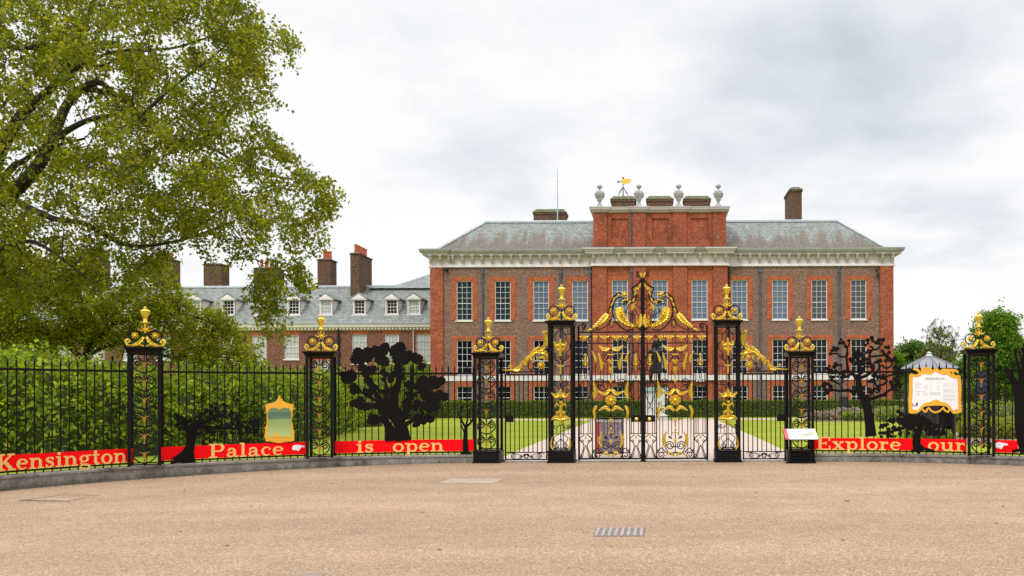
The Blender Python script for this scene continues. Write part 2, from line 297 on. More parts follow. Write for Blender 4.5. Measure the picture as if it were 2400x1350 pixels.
# ---------------------------------------------------------------- mesh helpers
def catmull(pts, n=8):
    P = [np.array(p, float) for p in pts]
    if len(P) < 3: return [tuple(p) for p in P]
    P = [2 * P[0] - P[1]] + P + [2 * P[-1] - P[-2]]; o = []
    for i in range(1, len(P) - 2):
        a, b, c, d = P[i - 1:i + 3]
        for k in range(n):
            t = k / n
            o.append(tuple(0.5 * (2 * b + (c - a) * t + (2 * a - 5 * b + 4 * c - d) * t * t + (3 * b - a - 3 * c + d) * t ** 3)))
    o.append(tuple(P[-2])); return o
def scroll(pts, r, turn=1, turns=1.3, n=6):
    """a curve in the xz plane that ends in a spiral; turn +1 winds anticlockwise"""
    p = catmull(pts, n); a, b = np.array(p[-2]), np.array(p[-1]); t = (b - a) / (np.linalg.norm(b - a) + 1e-9)
    c = b + r * turn * np.array((-t[1], t[0])); a0 = math.atan2(b[1] - c[1], b[0] - c[0]); K = int(14 * turns)
    for k in range(1, K + 1):
        ang = a0 + turn * 2 * PI * turns * k / K; rr = r * (1 - 0.78 * k / K)
        p.append((c[0] + rr * math.cos(ang), c[1] + rr * math.sin(ang)))
    return p
def mir(pts, cx=0.0): return [(2 * cx - x, z) for x, z in pts]
class MB:
    def __init__(s): s.v, s.f = [], []
    def add(s, v, f):
        o = len(s.v); s.v += [tuple(map(float, p)) for p in v]; s.f += [tuple(i + o for i in q) for q in f]; return s
    def box(s, x0, x1, y0, y1, z0, z1):
        return s.add([(x0, y0, z0), (x1, y0, z0), (x1, y1, z0), (x0, y1, z0), (x0, y0, z1), (x1, y0, z1), (x1, y1, z1), (x0, y1, z1)],
                     [(3, 2, 1, 0), (4, 5, 6, 7), (0, 1, 5, 4), (1, 2, 6, 5), (2, 3, 7, 6), (3, 0, 4, 7)])
    def frus(s, x0, x1, y0, y1, z0, z1, g):
        """box whose top grows by g on every side"""
        return s.add([(x0, y0, z0), (x1, y0, z0), (x1, y1, z0), (x0, y1, z0), (x0 - g, y0 - g, z1), (x1 + g, y0 - g, z1), (x1 + g, y1 + g, z1), (x0 - g, y1 + g, z1)],
                     [(3, 2, 1, 0), (4, 5, 6, 7), (0, 1, 5, 4), (1, 2, 6, 5), (2, 3, 7, 6), (3, 0, 4, 7)])
    def tube(s, pts, r, n=6, rot=0.0):
        P = [np.array(p, float) for p in pts]; m = len(P)
        rs = r if isinstance(r, (list, tuple, np.ndarray)) else [r] * m
        up = None; V = []
        for i in range(m):
            t = P[min(i + 1, m - 1)] - P[max(i - 1, 0)]; t /= np.linalg.norm(t) + 1e-12
            if up is None:
                up = np.array((0, 1.0, 0)) if abs(t[1]) < 0.9 else np.array((1.0, 0, 0))
            u = up - t * up.dot(t); u /= np.linalg.norm(u) + 1e-12; up = u; w = np.cross(t, u)
            for k in range(n):
                a = 2 * PI * (k + 0.5) / n + rot
                V.append(P[i] + rs[i] * (math.cos(a) * u + math.sin(a) * w))
        F = [(i * n + k, i * n + (k + 1) % n, (i + 1) * n + (k + 1) % n, (i + 1) * n + k) for i in range(m - 1) for k in range(n)]
        F += [tuple(range(n - 1, -1, -1)), tuple((m - 1) * n + k for k in range(n))]
        return s.add(V, F)
    def iron(s, pts2, w=0.010, y=0.0, taper=False):
        """square bar following xz points"""
        m = len(pts2); w = w * 1.5; r = [w * 0.72 * (1 - 0.55 * i / m) for i in range(m)] if taper else w * 0.72
        return s.tube([(x, y, z) for x, z in pts2], r, 4)
    def ribbon(s, pts2, ws, y0, y1):
        P = [np.array(p, float) for p in pts2]; m = len(P); A, B = [], []
        for i in range(m):
            t = P[min(i + 1, m - 1)] - P[max(i - 1, 0)]; t /= np.linalg.norm(t) + 1e-12; nrm = np.array((-t[1], t[0])); w = ws[i] if hasattr(ws, '__len__') else ws
            A.append(P[i] + nrm * w / 2); B.append(P[i] - nrm * w / 2)
        V = [(a[0], y0, a[1]) for a in A] + [(b[0], y0, b[1]) for b in B] + [(a[0], y1, a[1]) for a in A] + [(b[0], y1, b[1]) for b in B]
        F = []
        for i in range(m - 1):
            F += [(i, i + 1, m + i + 1, m + i), (3 * m + i, 3 * m + i + 1, 2 * m + i + 1, 2 * m + i), (2 * m + i, 2 * m + i + 1, i + 1, i), (m + i, m + i + 1, 3 * m + i + 1, 3 * m + i)]
        F += [(0, m, 3 * m, 2 * m), (m - 1, 3 * m - 1, 4 * m - 1, 2 * m - 1)]
        return s.add(V, F)
    def prism(s, poly, y0, y1):
        n = len(poly)
        return s.add([(x, y0, z) for x, z in poly] + [(x, y1, z) for x, z in poly],
                     [tuple(range(n)), tuple(range(2 * n - 1, n - 1, -1))] + [(i, n + i, n + (i + 1) % n, (i + 1) % n) for i in range(n)])
    def lathe(s, prof, cx=0, cy=0, n=14, axis='z', cz=0):
        V = []
        for r, h in prof:
            for k in range(n):
                a = 2 * PI * k / n; c, d = r * math.cos(a), r * math.sin(a)
                V.append((cx + c, cy + d, cz + h) if axis == 'z' else (cx + c, cy + h, cz + d))
        m = len(prof)
        F = [(i * n + k, i * n + (k + 1) % n, (i + 1) * n + (k + 1) % n, (i + 1) * n + k) for i in range(m - 1) for k in range(n)]
        F += [tuple(range(n - 1, -1, -1)), tuple((m - 1) * n + k for k in range(n))]
        return s.add(V, F)
    def leaf(s, pts, W, lobes=5, y=0.0, bulge=0.025, tip=0.7):
        """an acanthus leaf: a scalloped, domed blade along a curve in the xz plane"""
        K = lobes * 6; C = catmull(pts, max(4, K // max(1, len(pts) - 1))); P = [np.array(p) for p in C]; m = len(P); V = []
        for i in range(m):
            u = i / (m - 1); t = P[min(i + 1, m - 1)] - P[max(i - 1, 0)]; t /= np.linalg.norm(t) + 1e-12; nr = np.array((-t[1], t[0]))
            sc_ = (lobes * u * 1.15 + .25) % 1.0; w = W / 2 * (0.16 + 0.84 * math.sin(PI * min(1, (u * 0.92 + 0.06)) ** tip) ** 0.8) * (0.58 + 0.42 * sc_)
            back = t * w * 0.45 * (sc_ - .4)
            e1, e2 = P[i] + nr * w + back, P[i] - nr * w + back; q1, q2 = P[i] + nr * w * 0.5, P[i] - nr * w * 0.5; b = bulge * (0.4 + 0.6 * math.sin(PI * u))
            V += [(e1[0], y, e1[1]), (q1[0], y - b, q1[1]), (P[i][0], y - b * 0.45, P[i][1]), (q2[0], y - b, q2[1]), (e2[0], y, e2[1]), (P[i][0], y + 0.010, P[i][1])]
        F = []
        for i in range(m - 1):
            a, b = i * 6, i * 6 + 6
            for k in range(6): F.append((a + k, a + (k + 1) % 6, b + (k + 1) % 6, b + k))
        F += [tuple(range(5, -1, -1)), tuple((m - 1) * 6 + k for k in range(6))]
        return s.add(V, F)
    def rosette(s, cx, cz, r, petals=8, y=0.0):
        for k in range(petals):
            a = 2 * PI * k / petals; c, d = math.cos(a), math.sin(a)
            s.leaf([(cx + .2 * r * c, cz + .2 * r * d), (cx + .62 * r * c, cz + .62 * r * d), (cx + r * c, cz + r * d)], r * 0.80, 2, y, r * 0.35)
        return s.lathe([(r * .30, -.02), (r * .28, -.02 - r * .2), (r * .15, -.02 - r * .32), (.002, -.02 - r * .36)], cx, y, 10, 'y', cz)
    def blob(s, cx, cz, r, y0, y1, n=22, lob=7, amp=0.16, seed=0):
        rd = random.Random(seed); ph = rd.random() * 6; lb = lob + rd.randint(-1, 2)
        return s.prism([(cx + r * (1 + amp * math.sin(lb * a + ph) + rd.uniform(-.05, .05)) * math.cos(a), cz + r * (1 + amp * math.sin(lb * a + ph)) * math.sin(a)) for a in [-2 * PI * k / n for k in range(n)]], y0, y1)
    def bend(s, F, th0, r):
        """lay a flat (u, y, z) sheet along a fence arc: u runs to the right from angle th0"""
        o = []
        for u, y, z in s.v:
            th = th0 - u / r; o.append((F[0] + (r + y) * math.cos(th), F[1] + (r + y) * math.sin(th), z))
        s.v = o; return s
    def mesh(s, name, flip=False, loc=(0, 0, 0)):
        me = bpy.data.meshes.new(name)
        v = [((-x if flip else x) - loc[0], y - loc[1], z - loc[2]) for x, y, z in s.v]
        f = [q[::-1] for q in s.f] if flip else s.f
        me.from_pydata(v, [], f); me.update(); return me
def link(o, parent=None):
    col.objects.link(o)
    if parent is not None: o.parent = parent
    return o
def tag(o, label=None, cat=None, group=None, kind=None):
    for k, v in (('label', label), ('category', cat), ('group', group), ('kind', kind)):
        if v: o[k] = v
    return o
ROOTLOC = {}
def thing(name, label, cat, loc=(0, 0, 0), rz=0.0, group=None):
    o = bpy.data.objects.new(name, None); o.empty_display_size = 0.2; link(o); o.location = loc; o.rotation_euler = (0, 0, rz); ROOTLOC[o.name] = tuple(loc)
    return tag(o, label, cat, group)
def smooth(me, ang=40):
    me.polygons.foreach_set('use_smooth', np.ones(len(me.polygons), bool)); me.update()
    try: me.set_sharp_from_angle(angle=R(ang))
    except Exception: pass
def obj(name, mb, m, parent=None, world=False, loc=(0, 0, 0), sm=False, flip=False, local=False):
    """one mesh object; world=True means the vertices are in world coordinates and the (unrotated) parent's place is taken off"""
    l = ROOTLOC.get(parent.name, (0, 0, 0)) if (world and parent is not None) else ((0, 0, 0) if local else loc)
    me = mb.mesh(name, flip, l); me.materials.append(M[m])
    if sm: smooth(me)
    o = link(bpy.data.objects.new(name, me), parent)
    if parent is None: o.location = loc; ROOTLOC[o.name] = tuple(loc)
    return o
def inst(src, parent, loc=None, rz=0.0, name=None):
    o = bpy.data.objects.new(name or src.name.split('.')[0], src.data); link(o, parent)
    if loc is not None: o.location = loc
    o.rotation_euler = (0, 0, rz); return o
def copy_tree(o, parent=None):
    c = o.copy(); link(c)
    if parent is not None: c.parent = parent
    for ch in list(o.children): copy_tree(ch, c)
    return c
def structure(name, mb, m, loc=(0, 0, 0)):
    return tag(obj(name, mb, m, loc=loc), kind='structure')
def at(px, py, D): return ((px - PPX) / FPX * D, D, EYE + (HOR - py) / FPX * D)

# ---------------------------------------------------------------- ground, lawn, path, forecourt
GY = 19.75                                   # the line of gates
FL, FR, FRAD = (-4.2, 11.70), (3.5, 11.70), 8.05   # centres and radius of the two quarter circles of railings
def fence_y(x):
    if x < FL[0]: c = FL[0]
    elif x > FR[0]: c = FR[0]
    else: return GY
    d = abs(x - c)
    return 11.70 + math.sqrt(max(0, FRAD ** 2 - d * d)) if d < FRAD else 11.70
def gz(x, y):
    t = min(1, max(0, (-4 - x) / 7.0)); return -0.075 * t * t * (3 - 2 * t)
mb = MB().add([(-900, -500, -0.2), (900, -500, -0.2), (900, 1500, -0.2), (-900, 1500, -0.2)], [(0, 1, 2, 3)]); structure('ground', mb, 'far_grass')
xs = np.concatenate([np.linspace(-60, -13, 8), np.linspace(-12.2, 11.6, 120), np.linspace(12.4, 60, 8)])
mb = MB(); V, Fc = [], []
for i, x in enumerate(xs):
    yb = fence_y(x) + (0.06 if FL[0] < x < FR[0] else 0.0)
    for k, t in enumerate((0, .3, .5, .7, .85, 1)): V.append((x, -60 + (yb + 60) * t, gz(x, 0)))
for i in range(len(xs) - 1):
    for k in range(5): a = i * 6 + k; Fc.append((a, a + 6, a + 7, a + 1))
structure('forecourt', mb.add(V, Fc), 'forecourt')
V, Fc = [], []
for x in xs:
    V += [(x, fence_y(x) + (0.44 if FL[0] < x < FR[0] else 0.0), -0.004), (x, 140, -0.004)]
for i in range(len(xs) - 1): a = 2 * i; Fc.append((a, a + 2, a + 3, a + 1))
structure('lawn', MB().add(V, Fc), 'lawn')
def strip(pts, z): return MB().add([(x, y, z) for x, y in pts], [tuple(range(len(pts)))])
structure('path', strip([(-3.9, 20.25), (3.4, 20.25), (3.45, 27.0), (3.3, 49.0), (10.5, 50.4), (10.5, 52.0), (-10.5, 52.0), (-10.5, 50.4), (-3.85, 49.0), (-3.95, 27.0)], 0.0), 'path')
structure('threshold', MB().box(-3.6, 2.9, GY + .06, GY + .50, -0.1, 0.012), 'lip')

# ---------------------------------------------------------------- railings on a stone plinth
def theta(F, px, r=FRAD):
    lo, hi = (R(90), R(178)) if F is FL else (R(2), R(90))
    for _ in range(50):
        m = (lo + hi) / 2; x, y = F[0] + r * math.cos(m), F[1] + r * math.sin(m)
        if x / y * FPX + PPX > px: lo = m
        else: hi = m
    return (lo + hi) / 2
def fpos(F, th, r=FRAD): return (F[0] + r * math.cos(th), F[1] + r * math.sin(th))
PZ = 0.185
def plinth(F, t0, t1, label):
    m = MB(); prof = [(-.17, -.14), (-.17, .12), (-.19, .135), (-.19, PZ - .012), (-.175, PZ), (.16, PZ), (.16, -.14)]
    n = 40; V = []
    for i in range(n + 1):
        th = t0 + (t1 - t0) * i / n
        for y, z in prof: V.append((F[0] + (FRAD + y) * math.cos(th), F[1] + (FRAD + y) * math.sin(th), z))
    k = len(prof); Fa = [(i * k + j, i * k + (j + 1) % k, (i + 1) * k + (j + 1) % k, (i + 1) * k + j) for i in range(n) for j in range(k)]
    Fa += [tuple(range(k)), tuple(range(n * k + k - 1, n * k - 1, -1))]
    m.add(V, Fa); x, y = fpos(F, t1)
    return tag(obj('stone_plinth', m, 'plinth', loc=(x, y, 0)), label, 'low wall')
plinth(FL, R(90), theta(FL, -430) , 'long weathered grey stone kerb curving under the railings with the word Kensington')
plinth(FR, R(90), theta(FR, 3100), 'grey stone kerb under the railings with the words Explore our')
bar = MB()
bar.tube([(0, 0, PZ - .02), (0, 0, 2.13)], 0.0125, 6); bar.tube([(0, 0, 2.13), (0, 0, 2.15), (0, 0, 2.27)], [0.0125, 0.019, 0.002], 6)
bar_src = None
def railing(F, pxa, pxb, label, group=None):
    global bar_src
    ta, tb = theta(F, pxa), theta(F, pxb); tm = (ta + tb) / 2; x, y = fpos(F, tm)
    t = thing('iron_railing', label, 'railing', (x, y, 0), 0, 'railings between the openwork piers')
    for z, h in ((2.055, .022), (PZ + .055, .016)):
        m = MB(); n = 18; V = []
        for i in range(n + 1):
            th = ta + (tb - ta) * i / n
            for dy, dz in ((-.016, -h), (.016, -h), (.016, h), (-.016, h)): V.append((F[0] + (FRAD + dy) * math.cos(th), F[1] + (FRAD + dy) * math.sin(th), z + dz))
        m.add(V, [(i * 4 + j, i * 4 + (j + 1) % 4, i * 4 + 4 + (j + 1) % 4, i * 4 + 4 + j) for i in range(n) for j in range(4)] + [(0, 1, 2, 3), (n * 4 + 3, n * 4 + 2, n * 4 + 1, n * 4)])
        obj('rail', m, 'black_iron', t, world=True)
    L = abs(ta - tb) * FRAD; n = max(2, round(L / 0.143))
    for i in range(n):
        th = ta + (tb - ta) * (i + .5) / n; bx, by = fpos(F, th)
        if bar_src is None:
            o = obj('bar', bar, 'black_iron', t); bar_src = o; o.location = (bx - x, by - y, 0)
        else: o = inst(bar_src, t, (bx - x, by - y, 0))
        o.rotation_euler = (0, 0, th - PI / 2)
    return t
railing(FL, -430, 309, 'black spiked railing with the word Kensington on it, in front of the laurel hedge')
railing(FL, 373, 722, 'black spiked railing behind the word Palace and the gold mirror')
railing(FL, 786, 1116, 'black spiked railing behind the big black cut-out tree and the words is open')
railing(FR, 1906, 2258, 'black spiked railing behind the words Explore our and the white notice')
railing(FR, 2332, 3100, 'black spiked railing at the right edge, right of the last pier')

# ---------------------------------------------------------------- piers
def finial_mb(k, z0):
    """gilded crest on a pier cap: scroll leaves, two rosettes in rings, urn on top"""
    g, b, u = MB(), MB(), MB()
    S = lambda pts: [(x * k, z0 + z * k) for x, z in pts]
    for sgn in (1, -1):
        q = lambda pts: [(sgn * x, z) for x, z in S(pts)]
        for y in (-.07,):
            g.leaf(q([(.02, .22), (.09, .11), (.20, .045), (.30, .05)]), .092 * k, 6, y, .03)
        g.leaf(q([(.02, .03), (.10, .05), (.22, .015)]), .055 * k, 4, -.09, .03)
        g.tube([(x, 0, z) for x, z in scroll(q([(.24, .035), (.30, .05), (.335, .10)]), .05 * k, sgn, 0.9)], .022 * k, 6)
        g.rosette(sgn * .175 * k, z0 + .245 * k, .068 * k, 8, -.02)
        b.iron([(sgn * .175 * k + .115 * k * math.cos(a), z0 + .245 * k + .115 * k * math.sin(a)) for a in [2 * PI * i / 20 for i in range(21)]], .014 * k)
        g.leaf(q([(.0, .36), (.07, .345), (.14, .39)]), .045 * k, 3, -.01, .02)
        g.leaf(q([(.0, .33), (.055, .40), (.05, .47)]), .04 * k, 3, -.01, .02)
    b.tube([(0, 0, z0), (0, 0, z0 + .5 * k)], .014 * k, 6)
    g.leaf(S([(0, .30), (0, .40), (0, .50)]), .07 * k, 3, -.015, .02)
    pr = [(.02, .46), (.03, .49), (.10, .50), (.105, .515), (.045, .53), (.03, .555), (.045, .575), (.03, .59), (.05, .63), (.085, .70), (.092, .735), (.098, .745), (.08, .765), (.045, .78), (.022, .795), (.03, .815), (.025, .835), (.004, .845)]
    u.lathe([(r * k, h * k) for r, h in pr], 0, 0, 14, cz=z0)
    return g, b, u
def make_pier(label, big=False, base=True):
    t = thing('openwork_pier', label, 'gate pier', (0, 0, 0), 0, 'black and gold openwork iron piers')
    h = .265; top = 3.14 if big else 2.42; z0 = .27 if base else .19
    if base:
        m = MB().box(-h - .03, h + .03, -h - .03, h + .03, 0, .245); m.box(-h - .05, h + .05, -h - .05, h + .05, .002, .04); m.frus(-h - .03, h + .03, -h - .03, h + .03, .245, .27, .015); obj('base', m, 'black_iron', t)
    pm = MB().box(-.029, .029, -.029, .029, z0, top); post = None
    for sx, sy in ((-1, -1), (1, -1), (-1, 1), (1, 1)):
        o = obj('corner_post', pm, 'black_iron', t) if post is None else inst(post, t)
        post = post or o; o.location = (sx * (h - .01), sy * (h - .01), 0)
    c = MB().frus(-h - .02, h + .02, -h - .02, h + .02, top, top + .05, .025); c.frus(-h - .045, h + .045, -h - .045, h + .045, top + .05, top + .085, .035); c.box(-h - .085, h + .085, -h - .085, h + .085, top + .085, top + .105)
    obj('cap', c, 'black_iron', t); zt = top + .105
    W, G, parts = MB(), MB(), {}; yf = -h + .01
    hw = h - .03
    if not big:
        W.iron([(-hw, z0 + .03), (hw, z0 + .03)], .016, yf); W.iron([(-hw, top - .02), (hw, top - .02)], .016, yf)
        W.iron([(0, z0), (0, top)], .013, yf)
        n = 6; u = (top - z0 - .1) / n
        for i in range(n):
            zb = z0 + .05 + i * u
            for s in (1, -1):
                q = [(s * x, zb + z * u / .36) for x, z in ((.0, .0), (.10, .035), (.185, .12), (.20, .20))]
                W.iron(scroll(q, .085, s, 1.55), .016, yf)
                q = [(s * x, zb + z * u / .36) for x, z in ((.0, .16), (.03, .24), (.10, .33))]
                W.iron(scroll(q, .035, -s, .9), .012, yf)
            W.iron([(-.05, zb + .015), (.05, zb + .015)], .014, yf)
            if i == 0:
                for s in (1, -1): G.leaf([(s * x, z * u / .36) for x, z in ((.0, .10), (.025, .20), (.10, .235))], .034, 2, yf - .008, .012)
                G.leaf([(0, .02), (0, .14), (0, .24)], .036, 3, yf - .012, .014); sp = obj('gilded_spray', G, 'worn_gold', t, sm=True)
            else: sp = inst(sp, t)
            sp.location = (0, 0, zb)
    else:
        W.iron([(-hw, z0 + .03), (hw, z0 + .03)], .016, yf); W.iron([(-hw, top - .02), (hw, top - .02)], .016, yf); W.iron([(0, z0), (0, top)], .014, yf)
        for z in (2.20, 1.78, 1.36, .98, .66): W.iron([(-hw, z), (hw, z)], .009, yf)
        for s in (1, -1):
            Q = lambda pts: [(s * x, z) for x, z in pts]
            W.iron(scroll(Q([(.0, 3.08), (.07, 2.98), (.15, 2.93)]), .065, s, 1.4), .011, yf)
            W.iron(catmull(Q([(.05, 3.0), (.13, 2.90), (.12, 2.80), (.21, 2.72), (.20, 2.58), (.12, 2.50), (.13, 2.40), (.03, 2.30)]), 6), .012, yf)
            W.iron(scroll(Q([(.0, 2.26), (.08, 2.33), (.16, 2.37)]), .065, s, 1.4), .011, yf)
            for x in (.13, .20): W.iron(Q([(x, 2.24), (x, 1.42)] if x < .15 else [(x, 2.24), (x, 1.90)]), .008, yf)
            W.iron(scroll(Q([(.0, 1.62), (.08, 1.74), (.15, 1.80)]), .05, s, 1.3), .011, yf)
            W.iron(scroll(Q([(.0, 1.44), (.12, 1.52), (.19, 1.60)]), .05, s, 1.3), .010, yf)
            W.iron(scroll(Q([(.02, 1.00), (.14, 1.10), (.19, 1.22)]), .055, s, 1.3), .011, yf)
            W.iron(scroll(Q([(.0, .92), (.07, .82), (.15, .78)]), .055, s, 1.4), .011, yf)
            W.iron(catmull(Q([(.21, .30), (.05, .36), (.16, .56), (.03, .66)]), 8), .010, yf)
            W.iron(scroll(Q([(.0, .55), (.05, .50), (.13, .43)]), .055, -s, 1.6), .012, yf)
            for x in (.09, .17): W.iron(Q([(x, .66), (x, .88)]), .008, yf)
            PT = lambda nm: parts.setdefault(nm, MB())
            PT('gilded_mask').leaf(Q([(.02, 2.72), (.10, 2.70), (.145, 2.78)]), .10, 4, yf - .015, .03).leaf(Q([(.0, 2.58), (.08, 2.60), (.10, 2.68)]), .07, 3, yf - .02, .03)
            PT('gilded_drop').leaf(Q([(.0, 2.22), (.05, 2.21), (.10, 2.24)]), .035, 2, yf - .01, .012)
            PT('gilded_wings').leaf(Q([(.01, 1.60), (.10, 1.52), (.21, 1.60)]), .125, 6, yf - .015, .035)
            PT('gilded_lion').leaf(Q([(.02, 1.30), (.10, 1.34), (.13, 1.24)]), .055, 3, yf - .015, .025).leaf(Q([(.03, 1.18), (.09, 1.14), (.06, 1.08)]), .06, 3, yf - .015, .025)
            PT('gilded_valance').leaf(Q([(.01, 1.00), (.11, 1.03), (.215, .99)]), .13, 6, yf - .015, .035)
            obj('gilded_side_leaf', MB().leaf(Q([(.17, .30), (.225, .42), (.19, .60)]), .075, 6, yf - .012, .025), 'gold', t, sm=True)
        parts['gilded_mask'].leaf([(0, 2.44), (0, 2.62), (0, 2.84)], .13, 5, yf - .03, .05); parts['gilded_drop'].leaf([(0, 2.02), (0, 2.12), (0, 2.34)], .05, 4, yf - .015, .02).leaf([(0, 1.84), (0, 1.90), (0, 1.98)], .025, 2, yf - .01, .012)
        parts['gilded_wings'].leaf([(0, 1.48), (0, 1.60), (0, 1.70)], .10, 3, yf - .02, .04); parts['gilded_lion'].leaf([(0, 1.05), (0, 1.2), (.02, 1.38)], .11, 5, yf - .02, .045); parts['gilded_valance'].leaf([(0, .86), (0, .93), (0, 1.04)], .09, 3, yf - .02, .03)
        parts['gilded_lion'].rosette(.01, 1.38, .045, 6, yf - .02)
        for nm, g_ in parts.items(): obj(nm, g_, 'gold', t, sm=True)
    obj('scroll_panel', W, 'black_iron', t)
    # plainer uprights on the rear face
    B = MB(); B.iron([(0, z0), (0, top)], .012, h - .01); B.iron([(-hw, z0 + .03), (hw, z0 + .03)], .014, h - .01); B.iron([(-hw, top - .02), (hw, top - .02)], .014, h - .01)
    obj('rear_frame', B, 'black_iron', t)
    k = 1.02 if big else .985
    g, b, u = finial_mb(k, zt); f = obj('finial', g, 'gold', t, sm=True); obj('ring', b, 'black_iron', f); obj('urn', u, 'gold', f, sm=True)
    return t
def place(t, px, F=None, y=GY):
    if F is None: t.location = ((px - PPX) / FPX * y, y, 0)
    else:
        th = theta(F, px); x, y = fpos(F, th); t.location = (x, y, 0); t.rotation_euler = (0, 0, (th - PI / 2) * (0.55 if F is FL else 0.35))
p_side = make_pier('short black and gold pier on a black base left of the left side gate')
place(p_side, 1145)
q = copy_tree(p_side); q['label'] = 'short black and gold pier on a black base behind the tilted white sign'; place(q, 1874)
p_pl = make_pier('black and gold pier standing on the kerb left of the words is open', base=False); place(p_pl, 753, FL)
q = copy_tree(p_pl); q['label'] = 'black and gold pier standing on the kerb right of the word Kensington'; place(q, 341, FL)
q = copy_tree(p_pl); q['label'] = 'black and gold pier standing on the kerb right of the white notice'; place(q, 2294, FR)
p_big = make_pier('tall black and gold pier carrying the left main gate leaf', True); place(p_big, 1317)
q = copy_tree(p_big); q['label'] = 'tall black and gold pier carrying the right main gate leaf'; place(q, 1704)

